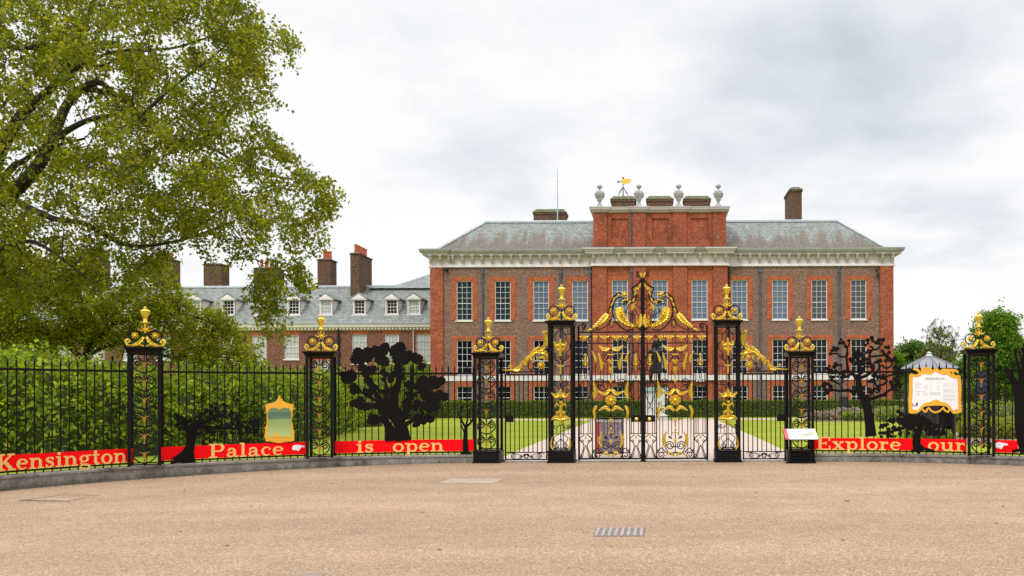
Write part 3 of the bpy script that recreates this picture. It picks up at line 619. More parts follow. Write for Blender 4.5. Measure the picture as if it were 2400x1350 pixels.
# ---------------------------------------------------------------- main gates: one leaf drawn, then mirrored
GX = (1507 - PPX) / FPX * GY; GS = FPX / GY
def gzm(zx, zy):                              # reading grid over the left leaf -> metres from the meeting line
    return ((1330 + zx / 2.8125 - 1507) / GS, (1082 - 620 - zy / 2.8125) / GS)
def zz(*p): return [gzm(a, b) for a, b in p]
def gate_leaf(side):
    fl = side > 0
    hx = gzm(75, 0)[0]; loc = (GX + (-hx if fl else hx), GY, 0)
    t = thing('gate_leaf', 'right leaf of the tall black wrought iron main gate with gilded leaves' if fl else 'left leaf of the tall black wrought iron main gate with gilded leaves', 'gate', loc, 0, 'leaves of the main gate')
    FRM, SC, GO = MB(), MB(), MB(); TG = GO
    W = lambda pts, w=.011, y=0.0: SC.iron(pts, w, y)
    def vbar(zx, a, b, mbx=None, w=.011): (mbx or SC).iron(zz((zx, a), (zx, b)), w)
    # stout frame
    FRM.tube([(x, 0, z) for x, z in zz((75, 402), (75, 1290))], .030, 4); FRM.tube([(x, 0, z) for x, z in zz((491, 92), (491, 1296))], .034, 4)
    for zy, w in ((445, .022), (518, .016), (1278, .024)): FRM.tube([(x, 0, z) for x, z in zz((75, zy), (491, zy))], w, 4)
    for zx in (163, 410): FRM.tube([(x, 0, z) for x, z in zz((zx, 518), (zx, 1278))], .018, 4)
    FRM.tube([(x, 0, z) for x, z in zz((491, 1290), (491, 1300))], .05, 8)
    # narrow side panels
    for c, off in ((119, 0), (451, 0)):
        for dx in (-15, 16): vbar(c + dx, 755, 1112)
        vbar(c - 16, 520, 590); vbar(c + 16, 520, 590); vbar(c - 30, 690, 1112); vbar(c + 30, 690, 1112)
        for s in (1, -1):
            W(scroll(zz((c, 560), (c + s * 18, 600), (c + s * 30, 650)), .055, -s, 1.3)); W(scroll(zz((c + s * 4, 755), (c + s * 10, 700), (c + s * 26, 690)), .03, s, 1.2))
            W(catmull(zz((c, 760), (c + s * 36, 800), (c + s * 22, 880), (c, 930), (c + s * 20, 960)), 6))
            # lyre at the foot
            W(catmull(zz((c + s * 8, 1120), (c + s * 40, 1150), (c + s * 12, 1190), (c + s * 34, 1272)), 8), .013); W(scroll(zz((c, 1190), (c + s * 12, 1225), (c + s * 20, 1262)), .045, s, 1.4), .011)
            W(scroll(zz((c + s * 38, 1150), (c + s * 30, 1165)), .035, -s, 1.2), .010)
            GO.leaf(zz((c + s * 4, 660), (c + s * 12, 655), (c + s * 17, 640)), .035, 2, -.012, .012)
        SC.iron(zz((c - 44, 1114), (c + 44, 1114)), .011)
        GO.leaf(zz((c, 600), (c, 635), (c, 675)), .075, 4, -.012, .02); GO.leaf(zz((c - 14, 597), (c, 592), (c + 14, 597)), .03, 2, -.01, .01); GO.leaf(zz((c, 1128), (c, 1138), (c, 1150)), .05, 2, -.012, .015)
    # gilded frieze between the two top rails
    for zx, w in ((110, 58), (183, 26), (245, 62), (325, 70), (382, 30), (460, 54)):
        GO.leaf(zz((zx - w / 2, 470), (zx, 482), (zx, 486)), 0.073, 4, -.014, .025); GO.leaf(zz((zx + w / 2, 470), (zx, 482), (zx, 486)), 0.073, 4, -.014, .025); GO.leaf(zz((zx, 505), (zx, 480), (zx, 462)), 0.056, 3, -.016, .025)
    for zx in (147, 210, 285, 355, 405): W(scroll(zz((zx, 516), (zx - 8, 490), (zx + 4, 470)), .03, -1, 1.2), .009)
    # wide middle panel
    c = 286
    vbar(c, 560, 1005, w=.014); vbar(c, 1010, 1240, w=.014)
    for s in (1, -1):
        X = lambda *p: zz(*[(c + s * a, b) for a, b in p])
        GO.leaf(X((10, 552), (45, 560), (82, 530)), 0.116, 6, -.016, .035)
        W(scroll(X((4, 560), (30, 640), (52, 622)), .10, s, 1.6)); SC.iron(X((0, 592), (24, 592)), .010); GO.iron(X((0, 592), (22, 592)), .016, -.006)
        GO.leaf(X((97, 642), (106, 612), (125, 568)), 0.073, 5, -.016, .03); GO.leaf(X((60, 692), (62, 645), (82, 580)), 0.103, 6, -.018, .035)
        GO.leaf(X((2, 645), (12, 630), (22, 640)), 0.052, 2, -.018, .02); GO.leaf(X((2, 715), (6, 690), (10, 668)), 0.056, 3, -.018, .02)
        for a, b0, b1 in ((24, 700, 770), (46, 660, 775), (66, 700, 775), (100, 655, 775)): vbar(c + s * a, b0, b1)
        SC.iron(X((0, 775), (122, 775)), .011)
        W(scroll(X((10, 815), (50, 832), (88, 800)), .105, s, 1.7), .013); W(scroll(X((4, 870), (50, 800), (72, 790)), .05, -s, 1.3)); W(scroll(X((50, 905), (70, 930), (100, 930)), .05, s, 1.3))
        GO.leaf(X((112, 880), (104, 830), (114, 768)), 0.133, 7, -.016, .035)
        GO.leaf(X((4, 822), (36, 850), (86, 836)), 0.116, 6, -.016, .035)
        GO.leaf(X((6, 965), (34, 940), (84, 962)), 0.107, 6, -.016, .035)
        GO.leaf(X((96, 928), (112, 970), (106, 1028)), 0.107, 7, -.016, .035); W(scroll(X((4, 985), (50, 990), (90, 965)), .04, s, 1.2))
        SC.iron(X((0, 1004), (122, 1004)), .012); W(catmull(X((22, 1004), (32, 1022), (48, 1004)), 5), .009)
        for a, b1 in ((24, 1130), (46, 1120), (82, 1235), (103, 1230)): vbar(c + s * a, 1006, b1)
        W(scroll(X((46, 1128), (20, 1150), (30, 1135)), .03, -s, 1.2))
        W(scroll(X((0, 1238), (30, 1252), (62, 1215)), .115, s, 1.8), .015); GO.leaf(X((60, 1205), (76, 1150), (58, 1100)), 0.107, 6, -.016, .035)
        W(scroll(X((60, 1238), (92, 1210), (118, 1235)), .105, -s, 1.6), .014); W(scroll(X((122, 1215), (112, 1222)), .03, s, 1.2), .009)
        GO.leaf(X((8, 1262), (34, 1240), (70, 1258)), 0.073, 5, -.016, .03); W(catmull(X((0, 1196), (14, 1204), (28, 1196)), 4), .012)
        GO.leaf(X((0, 1110), (14, 1106), (24, 1122)), 0.026, 2, -.014, .015)
    GO.rosette(*gzm(c, 893), .135, 9, -.02)
    W([(gzm(c, 893)[0] + .165 * math.cos(2 * PI * i / 24), gzm(c, 893)[1] + .165 * math.sin(2 * PI * i / 24)) for i in range(25)], .014)
    for a, b, d, w in ((640, 655, 625, .07), (700, 725, 670, .06), (770, 752, 785, .07), (1030, 1014, 1046, .085), (1085, 1072, 1100, .06), (1165, 1148, 1182, .075)): GO.leaf(zz((c, b), (c, a), (c, d)), w, 3, -.02, .03)
    # bars right through the bottom of the middle panel
    SC.iron(zz((163, 1238), (410, 1238)), .010)
    # overthrow: double curve, scrolls and big acanthus
    oc = catmull(zz((160, 438), (205, 398), (250, 352), (275, 300), (290, 250), (308, 212), (345, 188), (378, 200), (395, 236), (425, 232), (440, 205), (428, 158), (455, 138), (480, 112), (491, 92)), 7)
    SC.iron(oc, .024)
    ic = catmull(zz((300, 300), (312, 246), (330, 222), (360, 214), (385, 240), (410, 258), (440, 244), (458, 205), (452, 170), (491, 130)), 7); SC.iron(ic, .016)
    SC.iron(scroll(zz((296, 262), (302, 330), (330, 390), (385, 432), (430, 428)), .085, 1, 1.5), .020)
    SC.iron(scroll(zz((300, 330), (280, 385), (230, 420), (200, 432)), .05, -1, 1.2), .014)
    SC.iron(scroll(zz((491, 300), (450, 262), (420, 300)), .09, 1, 1.4), .011); SC.iron(scroll(zz((491, 440), (440, 400), (415, 350)), .07, -1, 1.4), .011); SC.iron(scroll(zz((420, 330), (372, 300), (345, 262)), .08, -1, 1.5), .012)
    SC.iron(scroll(zz((491, 210), (468, 240), (452, 222)), .05, -1, 1.4), .010); SC.iron(scroll(zz((330, 300), (372, 340), (404, 262)), .07, 1, 1.4), .011)
    SC.iron([(gzm(293, 388)[0] + .055 * math.cos(2 * PI * i / 16), gzm(293, 388)[1] + .10 * math.sin(2 * PI * i / 16)) for i in range(17)], .011)
    SC.iron(scroll(zz((75, 445), (78, 405), (100, 390)), .062, -1, 1.6), .016); SC.iron(scroll(zz((78, 445), (100, 440), (112, 430)), .035, 1, 1.2), .010)
    for a in (444, 462, 478): SC.iron(catmull(zz((a - 10, 340), (a, 380), (488, 440)), 6), .010)
    GO.leaf(zz((268, 325), (235, 370), (168, 418)), .20, 7, -.022, .05); GO.leaf(zz((330, 285), (352, 360), (440, 412)), .21, 8, -.022, .05); GO.leaf(zz((352, 275), (372, 330), (402, 385)), .10, 5, -.018, .035)
    GO.rosette(*gzm(432, 405), .075, 6, -.02); GO.rosette(*gzm(378, 198), .088, 5, -.02); GO.leaf(zz((425, 300), (432, 272), (448, 252)), .10, 4, -.018, .03); GO.leaf(zz((420, 285), (430, 280), (452, 284)), .05, 2, -.016, .02)
    GO.leaf(zz((474, 412), (484, 375), (486, 325)), .15, 5, -.02, .035); GO.leaf(zz((450, 410), (462, 370), (452, 332)), .06, 4, -.018, .03); GO.leaf(zz((462, 165), (480, 140), (484, 122)), .08, 3, -.018, .025); GO.leaf(zz((360, 240), (390, 232), (404, 246)), .06, 3, -.016, .02)
    GO.leaf(zz((134, 438), (152, 428), (172, 432)), .06, 3, -.016, .02); GO.rosette(*gzm(180, 412), .055, 5, -.02)
    for a, b in ((285, 300), (294, 262), (308, 228), (335, 203), (410, 247), (438, 232), (449, 190), (452, 160)): TG.leaf(zz((a - 6, b + 12), (a, b), (a + 8, b - 14)), .075, 2, -.014, .02)
    TG.leaf(zz((293, 398), (293, 388), (293, 372)), .06, 2, -.016, .02)
    # finial half
    for a in (1, 0.55): SC.iron(scroll(zz((491, 120 - 20 * a), (482, 100 - 25 * a), (474, 92 - 40 * a)), .035, 1, 1.2), .012)
    GO.leaf(zz((491, 82), (484, 66), (478, 54)), .08, 3, -.02, .03)
    sub = lambda m: setattr(m, 'v', [(x - hx, y, z) for x, y, z in m.v])
    for m in (FRM, SC, GO): sub(m)
    obj('frame', FRM, 'black_iron', t, flip=fl); obj('scrollwork', SC, 'black_iron', t, flip=fl); obj('gilded_leaves', GO, 'gold', t, sm=True, flip=fl)
    lk = MB(); (x0, z0), (x1, z1) = gzm(418, 1036), gzm(484, 992); lk.box(x0 - hx, x1 - hx, -.06, .05, z0, z1); lo = obj('lock_case', lk, 'black_iron', t, flip=fl)
    kn = MB(); kx, kz = gzm(455, 1018); kn.lathe([(.025, -.055), (.040, -.07), (.042, -.085), (.028, -.10), (.004, -.106)], kx - hx, 0, 12, 'y', kz); obj('knob', kn, 'gold', lo, sm=True, flip=fl)
gate_leaf(-1); gate_leaf(1)

# ---------------------------------------------------------------- side gates with gilded ramped crest
def side_gate(pa, pb, flip, label, clabel):
    xa, xb = (pa - PPX) / FPX * GY, (pb - PPX) / FPX * GY; w = xb - xa; base = (xb if flip else xa)
    t = thing('side_gate', label, 'gate', (base, GY, 0), 0, 'small side gates')
    F, S, C, G = MB(), MB(), MB(), MB()
    Z = lambda zy: (1082 - 620 - zy / 2.8125) / GS; top = Z(722); bot = Z(1285)
    for x in (.015, w - .02): F.tube([(x, 0, bot), (x, 0, top)], .022, 4)
    for z, r in ((top, .020), (Z(1235), .016), (bot + .01, .018)): F.tube([(.0, 0, z), (w, 0, z)], r, 4)
    for i in range(8):
        x = .02 + (w - .045) * (i + 1) / 9; S.tube([(x, 0, Z(1235)), (x, 0, top)], .0115, 6)
    cxm = w / 2; zb = (Z(1235) + bot) / 2; W = MB()
    for s in (1, -1):
        W.iron(scroll([(cxm + s * .01, zb + .06), (cxm + s * .16, zb - .06), (cxm + s * .30, zb - .055)], .062, s, 1.6), .011); W.iron(scroll([(cxm + s * .42, zb + .05), (cxm + s * .30, zb + .07), (cxm + s * .12, zb + .02)], .035, s, 1.4), .010); W.iron(scroll([(cxm + s * .02, zb - .06), (cxm + s * .06, zb + .01)], .03, s, 1.2), .010)
    W.iron([(cxm + .045 * math.cos(k), zb + .045 * math.sin(k)) for k in [2 * PI * i / 12 for i in range(13)]], .010)
    obj('frame', F, 'black_iron', t, flip=flip); obj('bars', S, 'black_iron', t, flip=flip); obj('scroll_panel', W, 'black_iron', t, flip=flip)
    L = MB().box(.02, .20, -.05, .05, Z(1035), Z(990)); obj('lock_case', L, 'black_iron', t, flip=flip)
    # crest on its own fixed rail between the piers
    u = lambda zx: (zx - 268) / 2.8125 / GS
    t2 = thing('ramped_crest', clabel, 'ornament', (base + (.06 if flip else -.06), GY, 0), 0, 'gilded crests over the side gates')
    C.tube([(-.02, 0, Z(705)), (w + .14, 0, Z(705))], .020, 4)
    P = lambda *a: [((1078 + x / 2.679 - 1080 - 268 / 2.8125) / GS * 1.0 + .0, (1082 - 598 - z / 2.679) / GS) for x, z in a]
    C.iron(scroll(P((562, 560), (500, 600), (440, 650), (425, 700), (440, 722)), .05, 1, 1.3), .014); C.iron(P((392, 668), (412, 668)), .010); C.iron(scroll(P((500, 722), (470, 715), (455, 690)), .045, -1, 1.5), .012); C.iron(scroll(P((562, 470), (552, 540), (562, 600)), .05, -1, 1.2), .012)
    G.leaf(P((262, 718), (305, 720), (350, 712)), .055, 5, -.015, .02); G.leaf(P((335, 718), (372, 708), (388, 662)), .16, 5, -.018, .035); G.rosette(*P((312, 693))[0], .040, 6, -.015)
    G.leaf(P((410, 690), (416, 655), (452, 622)), .15, 5, -.02, .045); G.leaf(P((436, 640), (470, 605), (520, 612)), .145, 5, -.03, .035); G.leaf(P((490, 604), (535, 615), (556, 672)), .15, 5, -.022, .035)
    G.leaf(P((462, 612), (478, 590), (500, 566)), .085, 3, -.03, .03); G.leaf(P((500, 640), (520, 640), (535, 660)), .08, 3, -.03, .03); G.leaf(P((440, 650), (450, 655), (452, 672)), .06, 3, -.03, .02); G.leaf(P((478, 628), (484, 645), (478, 660)), .06, 3, -.03, .02)
    G.leaf(P((495, 596), (522, 580), (534, 548)), .13, 4, -.022, .035); G.leaf(P((540, 570), (540, 530), (530, 490)), .14, 5, -.022, .035); G.rosette(*P((532, 482))[0], .062, 6, -.02); G.leaf(P((548, 540), (552, 510), (546, 492)), .05, 3, -.02, .02)
    G.rosette(*P((508, 690))[0], .092, 9, -.03)
    obj('crest_rail', C, 'black_iron', t2, flip=flip); obj('gilded_leaves', G, 'gold', t2, sm=True, flip=flip)
side_gate(1183, 1283, False, 'small black barred side gate left of the main gate', 'golden leafy scroll ramping up to the right, over the left side gate')
side_gate(1740, 1841, True, 'small black barred side gate right of the main gate', 'golden leafy scroll ramping up to the left, over the right side gate')
# ---------------------------------------------------------------- slab serif letters (cap height 1, x height .66)
XH = .66
def arcp(cx, cz, rx, rz, a0, a1, n=16): return [(cx + rx * math.cos(R(a0 + (a1 - a0) * i / n)), cz + rz * math.sin(R(a0 + (a1 - a0) * i / n))) for i in range(n + 1)]
GL = {   # width, list of rectangles (x0,z0,x1,z1), list of strokes (points, widths at start, middle, end)
 'o': (.68, [], [(arcp(.34, .33, .255, .285, 0, 360, 26), (.17, .09, .17, .09, .17))]),
 'e': (.64, [(.12, .31, .55, .40)], [(arcp(.33, .33, .245, .285, 8, 322, 24), (.15, .08, .18, .10, .04))]),
 'c': (.60, [], [(arcp(.33, .33, .245, .285, 42, 318, 22), (.06, .09, .18, .10, .04)), ([(.47, .52), (.53, .46)], (.16, .12))]),
 'n': (.80, [(.09, .05, .25, .64), (0, .57, .20, .66), (0, 0, .34, .09), (.53, .05, .69, .42), (.44, 0, .80, .09)], [(arcp(.41, .40, .20, .20, 178, 0, 12), (.06, .12, .16))]),
 'u': (.80, [(.09, .22, .25, .60), (0, .57, .25, .66), (.53, .03, .69, .60), (.44, .57, .69, .66), (.60, 0, .80, .09)], [(arcp(.37, .26, .20, .20, 180, 355, 12), (.16, .13, .06))]),
 'i': (.38, [(.11, .05, .27, .60), (0, .57, .27, .66), (0, 0, .38, .09)], [(arcp(.19, .83, .05, .05, 0, 360, 12), (.10, .10, .10))]),
 'l': (.38, [(.11, .05, .27, .98), (0, .90, .27, 1.0), (0, 0, .38, .09)], []),
 's': (.54, [(.40, .46, .47, .65), (.05, .02, .12, .22)], [([(.43, .50), (.36, .585), (.25, .61), (.14, .56), (.12, .47), (.20, .39), (.33, .33), (.42, .25), (.41, .13), (.30, .05), (.18, .06), (.10, .15)], (.08, .09, .15, .16, .15, .09, .07))]),
 't': (.44, [(.11, .15, .27, .90), (0, .57, .42, .66)], [([(.19, .20), (.22, .08), (.30, .05), (.42, .12)], (.16, .14, .08))]),
 'g': (.70, [(.50, .57, .70, .66)], [(arcp(.30, .42, .20, .19, 0, 360, 22), (.14, .08, .14, .08, .14)), ([(.20, .24), (.12, .14), (.16, .06), (.36, .04), (.52, .02), (.60, -.08), (.54, -.20), (.34, -.245), (.14, -.21), (.08, -.12), (.16, -.01)], (.06, .09, .13, .14, .10, .13, .06)), ([(.46, .54), (.54, .60)], (.07, .07))]),
 'a': (.70, [(.40, .10, .56, .48)], [(arcp(.31, .44, .175, .17, 168, 0, 12), (.14, .09, .15)), (arcp(.27, .19, .16, .145, 60, 330, 16), (.07, .10, .15, .10, .07)), ([(.48, .14), (.54, .05), (.62, .05), (.69, .12)], (.14, .10, .05)), ([(.30, .385), (.44, .36)], (.07, .07)), ([(.12, .50), (.18, .45)], (.11, .11))]),
 'r': (.58, [(.11, .05, .27, .64), (0, .57, .22, .66), (0, 0, .40, .09)], [([(.26, .44), (.32, .55), (.42, .60), (.50, .57)], (.06, .11, .10)), (arcp(.49, .53, .035, .035, 0, 360, 10), (.07, .07, .07))]),
 'p': (.76, [(.11, -.26, .27, .64), (0, .57, .22, .66), (0, -.33, .40, -.24)], [(arcp(.44, .33, .215, .285, 150, -150, 20), (.07, .10, .17, .10, .07))]),
 'x': (.74, [(0, .57, .32, .66), (.44, .57, .72, .66), (0, 0, .30, .09), (.40, 0, .74, .09)], [([(.14, .62), (.60, .04)], (.17, .17)), ([(.60, .62), (.14, .04)], (.08, .08))]),
 'K': (1.02, [(.13, .05, .32, .95), (0, .90, .46, 1), (0, 0, .46, .10), (.60, .90, 1.0, 1), (.62, 0, 1.04, .10)], [([(.84, .95), (.30, .40)], (.10, .10)), ([(.44, .56), (.84, .04)], (.20, .20))]),
 'P': (.88, [(.13, .05, .32, .95), (0, .90, .50, 1), (0, 0, .46, .10), (.30, .42, .55, .51)], [(arcp(.53, .705, .245, .245, 90, -90, 14), (.09, .19, .09))]),
 'E': (.90, [(.13, .05, .32, .95), (0, .90, .84, 1), (0, 0, .86, .10), (.30, .46, .60, .55), (.75, .70, .84, .92), (.77, .08, .86, .32), (.55, .36, .62, .65)], []),
}
def draw_text(m, text, y0, u0, u1, base, cap, th=.006, space=.42, gap=.07):
    """write text between u0 and u1 along a fence panel; returns nothing, fills the mesh m"""
    ws = [(space if ch == ' ' else GL[ch][0]) + gap for ch in text]; k = (u1 - u0) / (sum(ws) - gap); x = u0; lay = 0
    for ch, w in zip(text, ws):
        if ch != ' ':
            W, rects, strokes = GL[ch]; T = lambda p: (x + p[0] * k, base + p[1] * cap)
            for a, b, c, d in rects:
                lay = (lay + 1) % 9; (A, B), (C, D) = T((a, b)), T((c, d)); m.box(A, C, y0 - th - lay * .0004, y0, B, D)
            for pts, wd in strokes:
                lay = (lay + 1) % 9
                pp = [T(p) for p in (pts if len(pts) > 12 else catmull(pts, 5))]; n = len(pp)
                ww = [float(np.interp(i / (n - 1), np.linspace(0, 1, len(wd)), wd)) * (k + cap) / 2 for i in range(n)]
                m.ribbon(pp, ww, y0 - th - lay * .0004, y0)
        x += w * k
def hand_poly(u, z, k):
    p = [(0, .16), (.05, .36), (.22, .44), (.40, .47), (.60, .42), (.98, .34), (1.0, .26), (.95, .22), (.70, .24), (.66, .14), (.60, .08), (.58, .0), (.50, -.08), (.42, -.04), (.30, .02), (.24, -.02), (.12, .06), (.10, .02), (.02, .06)]
    return [(u + a * k, z + b * k) for a, b in p[::-1]]
class Panel:
    """flat sheet hung on the front of a fence arc; u,z come from where its outline stands on that arc"""
    def __init__(s, F, pxm, off): s.F, s.off = F, off; s.r = FRAD - off; s.th0 = theta(F, pxm, s.r); s.loc = (*fpos(F, s.th0, s.r), 0)
    def u(s, px): return (s.th0 - theta(s.F, px, s.r)) * s.r
    def p(s, px, py):
        x, y = fpos(s.F, theta(s.F, px, s.r), s.r); return (s.u(px), EYE + (HOR - py) / FPX * y)
    def P(s, *a): return [s.p(x, y) for x, y in a]
    def k(s): return s.loc[1] / FPX            # metres per photo pixel here
    def put(s, name, m, mt, parent=None, y=0.0): m.bend(s.F, s.th0, s.r); return obj(name, m, mt, parent, world=parent is not None, loc=s.loc if parent is None else (0, 0, 0))
def banner(F, pxa, pxb, words, label, hand=None):
    pn = Panel(F, (pxa + pxb) / 2, .035)
    t = thing('fence_banner', label, 'banner', pn.loc, 0, 'red lettered banners along the railings')
    m = MB(); ua, ub = pn.u(pxa), pn.u(pxb); n = 24
    pts = [(ua + (ub - ua) * i / n, .40) for i in range(n + 1)]; m.ribbon(pts, .27, -.004, .004); pn.put('panel', m, 'red_panel', t)
    for w, a, b in words:
        L = MB(); draw_text(L, w, -.005, pn.u(a), pn.u(b), .262, .30); pn.put('lettering', L, 'letter_gold', t)
    if hand:
        H = MB(); H.prism(hand_poly(pn.u(hand[0]), .36, pn.u(hand[1]) - pn.u(hand[0])), -.011, -.005); pn.put('pointing_hand', H, 'white_vinyl', t)
banner(FL, -70, 312, [('Kensington', -10, 297)], 'red banner with the gold word Kensington, cut off by the left edge')
banner(FL, 372, 724, [('Palace', 489, 664)], 'red banner with the gold word Palace and a white pointing hand', (684, 714))
banner(FL, 785, 1117, [('is', 835, 876), ('open', 920, 1040)], 'red banner with the gold words is open')
banner(FR, 1904, 2263, [('Explore', 1913, 2111), ('our', 2174, 2262)], 'red banner with the gold words Explore our')
banner(FR, 2326, 2440, [('l', 2379, 2402)], 'red banner end with a white pointing hand at the right edge', (2330, 2362))

# ---------------------------------------------------------------- black cut-out trees of sheet steel
def cutout(F, label, pxm, strokes, blobs, off=.055, twigs=(), leafm=None):
    pn = Panel(F, pxm, off); m = MB(); lay = 0
    for pts, w0, w1 in strokes:
        lay = (lay + 1) % 12; pp = catmull(pn.P(*pts), 6); n = len(pp); k = pn.k(); m.ribbon(pp, [(w0 + (w1 - w0) * i / (n - 1)) * k for i in range(n)], -.004 - lay * .0005, .002)
    for i, (x, y, r) in enumerate(blobs):
        u, z = pn.p(x, y); m.blob(u, z, r * pn.k(), -.0105 - (i % 17) * .0004, .0025, 26, 8, .11, i)
    return tag(pn.put('tree_cutout', m, 'cut_steel'), label, 'tree cutout', 'black cut-out trees on the railings')
rd = random.Random(3)
# big cloud tree
cl = [(870, 822, 26), (845, 835, 22), (897, 815, 18), (930, 826, 30), (935, 812, 16), (965, 840, 24), (985, 858, 15), (900, 845, 26), (862, 868, 22), (828, 884, 24), (808, 880, 14), (836, 908, 18), (870, 898, 20), (905, 880, 22), (940, 868, 28), (1000, 895, 28), (1025, 900, 22), (1040, 925, 18), (1010, 925, 26), (990, 915, 20), (1030, 945, 20), (1000, 948, 20), (960, 905, 20), (930, 905, 22), (900, 920, 20),
      (838, 944, 18), (858, 950, 14), (885, 955, 18), (915, 940, 20), (945, 945, 22), (975, 950, 18), (880, 980, 18), (905, 975, 16), (985, 980, 18), (1005, 975, 14), (975, 990, 12), (955, 925, 18), (925, 960, 18), (950, 975, 14), (860, 918, 14)]
st = [([(945, 1031), (940, 1000), (925, 970), (922, 930), (935, 890), (935, 840)], 34, 8), ([(918, 1031), (915, 1008), (902, 985), (880, 978)], 30, 8), ([(925, 970), (895, 940), (870, 905), (850, 870)], 16, 6), ([(925, 975), (900, 960), (860, 945)], 10, 5), ([(938, 990), (955, 950), (965, 900), (968, 850)], 18, 5), ([(940, 1000), (965, 985), (1000, 978)], 14, 5), ([(950, 960), (985, 945), (1030, 935)], 12, 5),
      ([(960, 930), (985, 915), (1010, 895)], 9, 4), ([(923, 940), (905, 900), (895, 850)], 9, 4), ([(900, 945), (860, 925), (825, 900)], 8, 4)]
bl = []
for x, y, r in cl:
    e_ = min(1, math.hypot((x - 928) / 115, (y - 900) / 95)); f_ = .50 + .55 * e_
    for k in range(5): bl.append((x + rd.uniform(-.62, .62) * r, y + rd.uniform(-.5, .5) * r, r * f_ * rd.uniform(.38, .60)))
cutout(FL, 'large black cut-out tree with cloud-like clipped crown behind the words is open', 925, st, bl)
# low windswept bush
st = [([(428, 1083), (436, 1068), (442, 1052)], 54, 22), ([(441, 1056), (447, 1035), (455, 1005), (470, 985)], 23, 8), ([(446, 1045), (440, 1005), (425, 970)], 12, 5), ([(455, 1000), (490, 980), (530, 965)], 12, 4), ([(460, 995), (510, 1000), (570, 1000)], 10, 4), ([(400, 1081), (430, 1076), (460, 1081)], 6, 6)]
bl = []
for k in range(330):
    t = rd.random(); x = 412 + 195 * t; top = 955 + 18 * math.sin(t * 9) + 22 * abs(t - .45); bot = 1018 - 12 * abs(t - .4) if t > .2 else 1005
    bl.append((x, rd.uniform(top, bot), rd.uniform(1.6, 4.4)))
cutout(FL, 'low leaning black cut-out bush over the banner left of the word Palace', 470, st, bl, .062)
# thin sapling near the gate
cutout(FL, 'slim black cut-out sapling at the right end of the is open banner', 1093, [([(1092, 1064), (1090, 1040), (1091, 1010), (1092, 995)], 14, 6), ([(1091, 1000), (1082, 985), (1074, 970)], 6, 3), ([(1092, 998), (1096, 975), (1095, 948)], 5, 2.5), ([(1092, 1000), (1106, 985), (1110, 965)], 6, 3), ([(1084, 988), (1080, 970), (1084, 955)], 3, 2), ([(1104, 988), (1100, 970), (1103, 955)], 3, 2), ([(1091, 1020), (1083, 1000), (1078, 985)], 4, 2), ([(1080, 1064), (1092, 1058), (1106, 1064)], 5, 5)],
       [(1110, 962, 4), (1074, 966, 3), (1095, 950, 3), (1084, 952, 2.5)], .062)
# curly tree
def tz(*a): return [(1930 + x / 5.19, 780 + y / 5.19) for x, y in a]
st = [(tz((575, 1270), (560, 1100), (520, 880), (440, 720), (425, 580)), 26, 13), (tz((430, 590), (350, 500), (280, 470), (200, 490)), 10, 5), (tz((300, 470), (290, 400), (285, 320), (290, 200), (250, 130)), 7, 4), (tz((430, 560), (520, 530), (600, 470), (620, 400)), 9, 4), (tz((400, 740), (300, 710), (220, 715), (80, 700)), 9, 5), (tz((500, 830), (620, 800), (730, 760), (800, 710), (870, 690)), 10, 4),
      (tz((430, 580), (440, 450), (410, 330), (400, 240)), 8, 5), (tz((520, 800), (600, 740), (570, 690)), 5, 3), (tz((640, 660), (720, 640), (770, 600), (760, 550), (870, 510), (940, 490)), 6, 4), (tz((600, 470), (560, 300), (600, 200), (560, 170)), 5, 4), (tz((560, 300), (680, 290), (760, 280)), 5, 4), (tz((600, 210), (650, 210), (700, 160), (720, 100)), 5, 3),
      (tz((210, 300), (260, 300), (290, 260)), 5, 3), (tz((90, 265), (160, 260), (210, 300)), 4, 4), (tz((250, 170), (290, 190), (320, 130)), 4, 4), (tz((700, 400), (760, 440), (820, 410), (860, 330)), 5, 3), (tz((230, 700), (220, 640), (250, 590)), 4, 3), (tz((90, 590), (150, 610), (200, 640)), 4, 4), (tz((640, 660), (620, 560), (680, 420), (640, 350)), 5, 4), (tz((470, 430), (540, 420), (600, 440)), 4, 4), (tz((300, 520), (420, 520), (500, 480)), 4, 4), (tz((810, 600), (830, 670), (870, 690)), 4, 3), (tz((700, 680), (650, 740), (600, 690)), 4, 3)]
bl = []
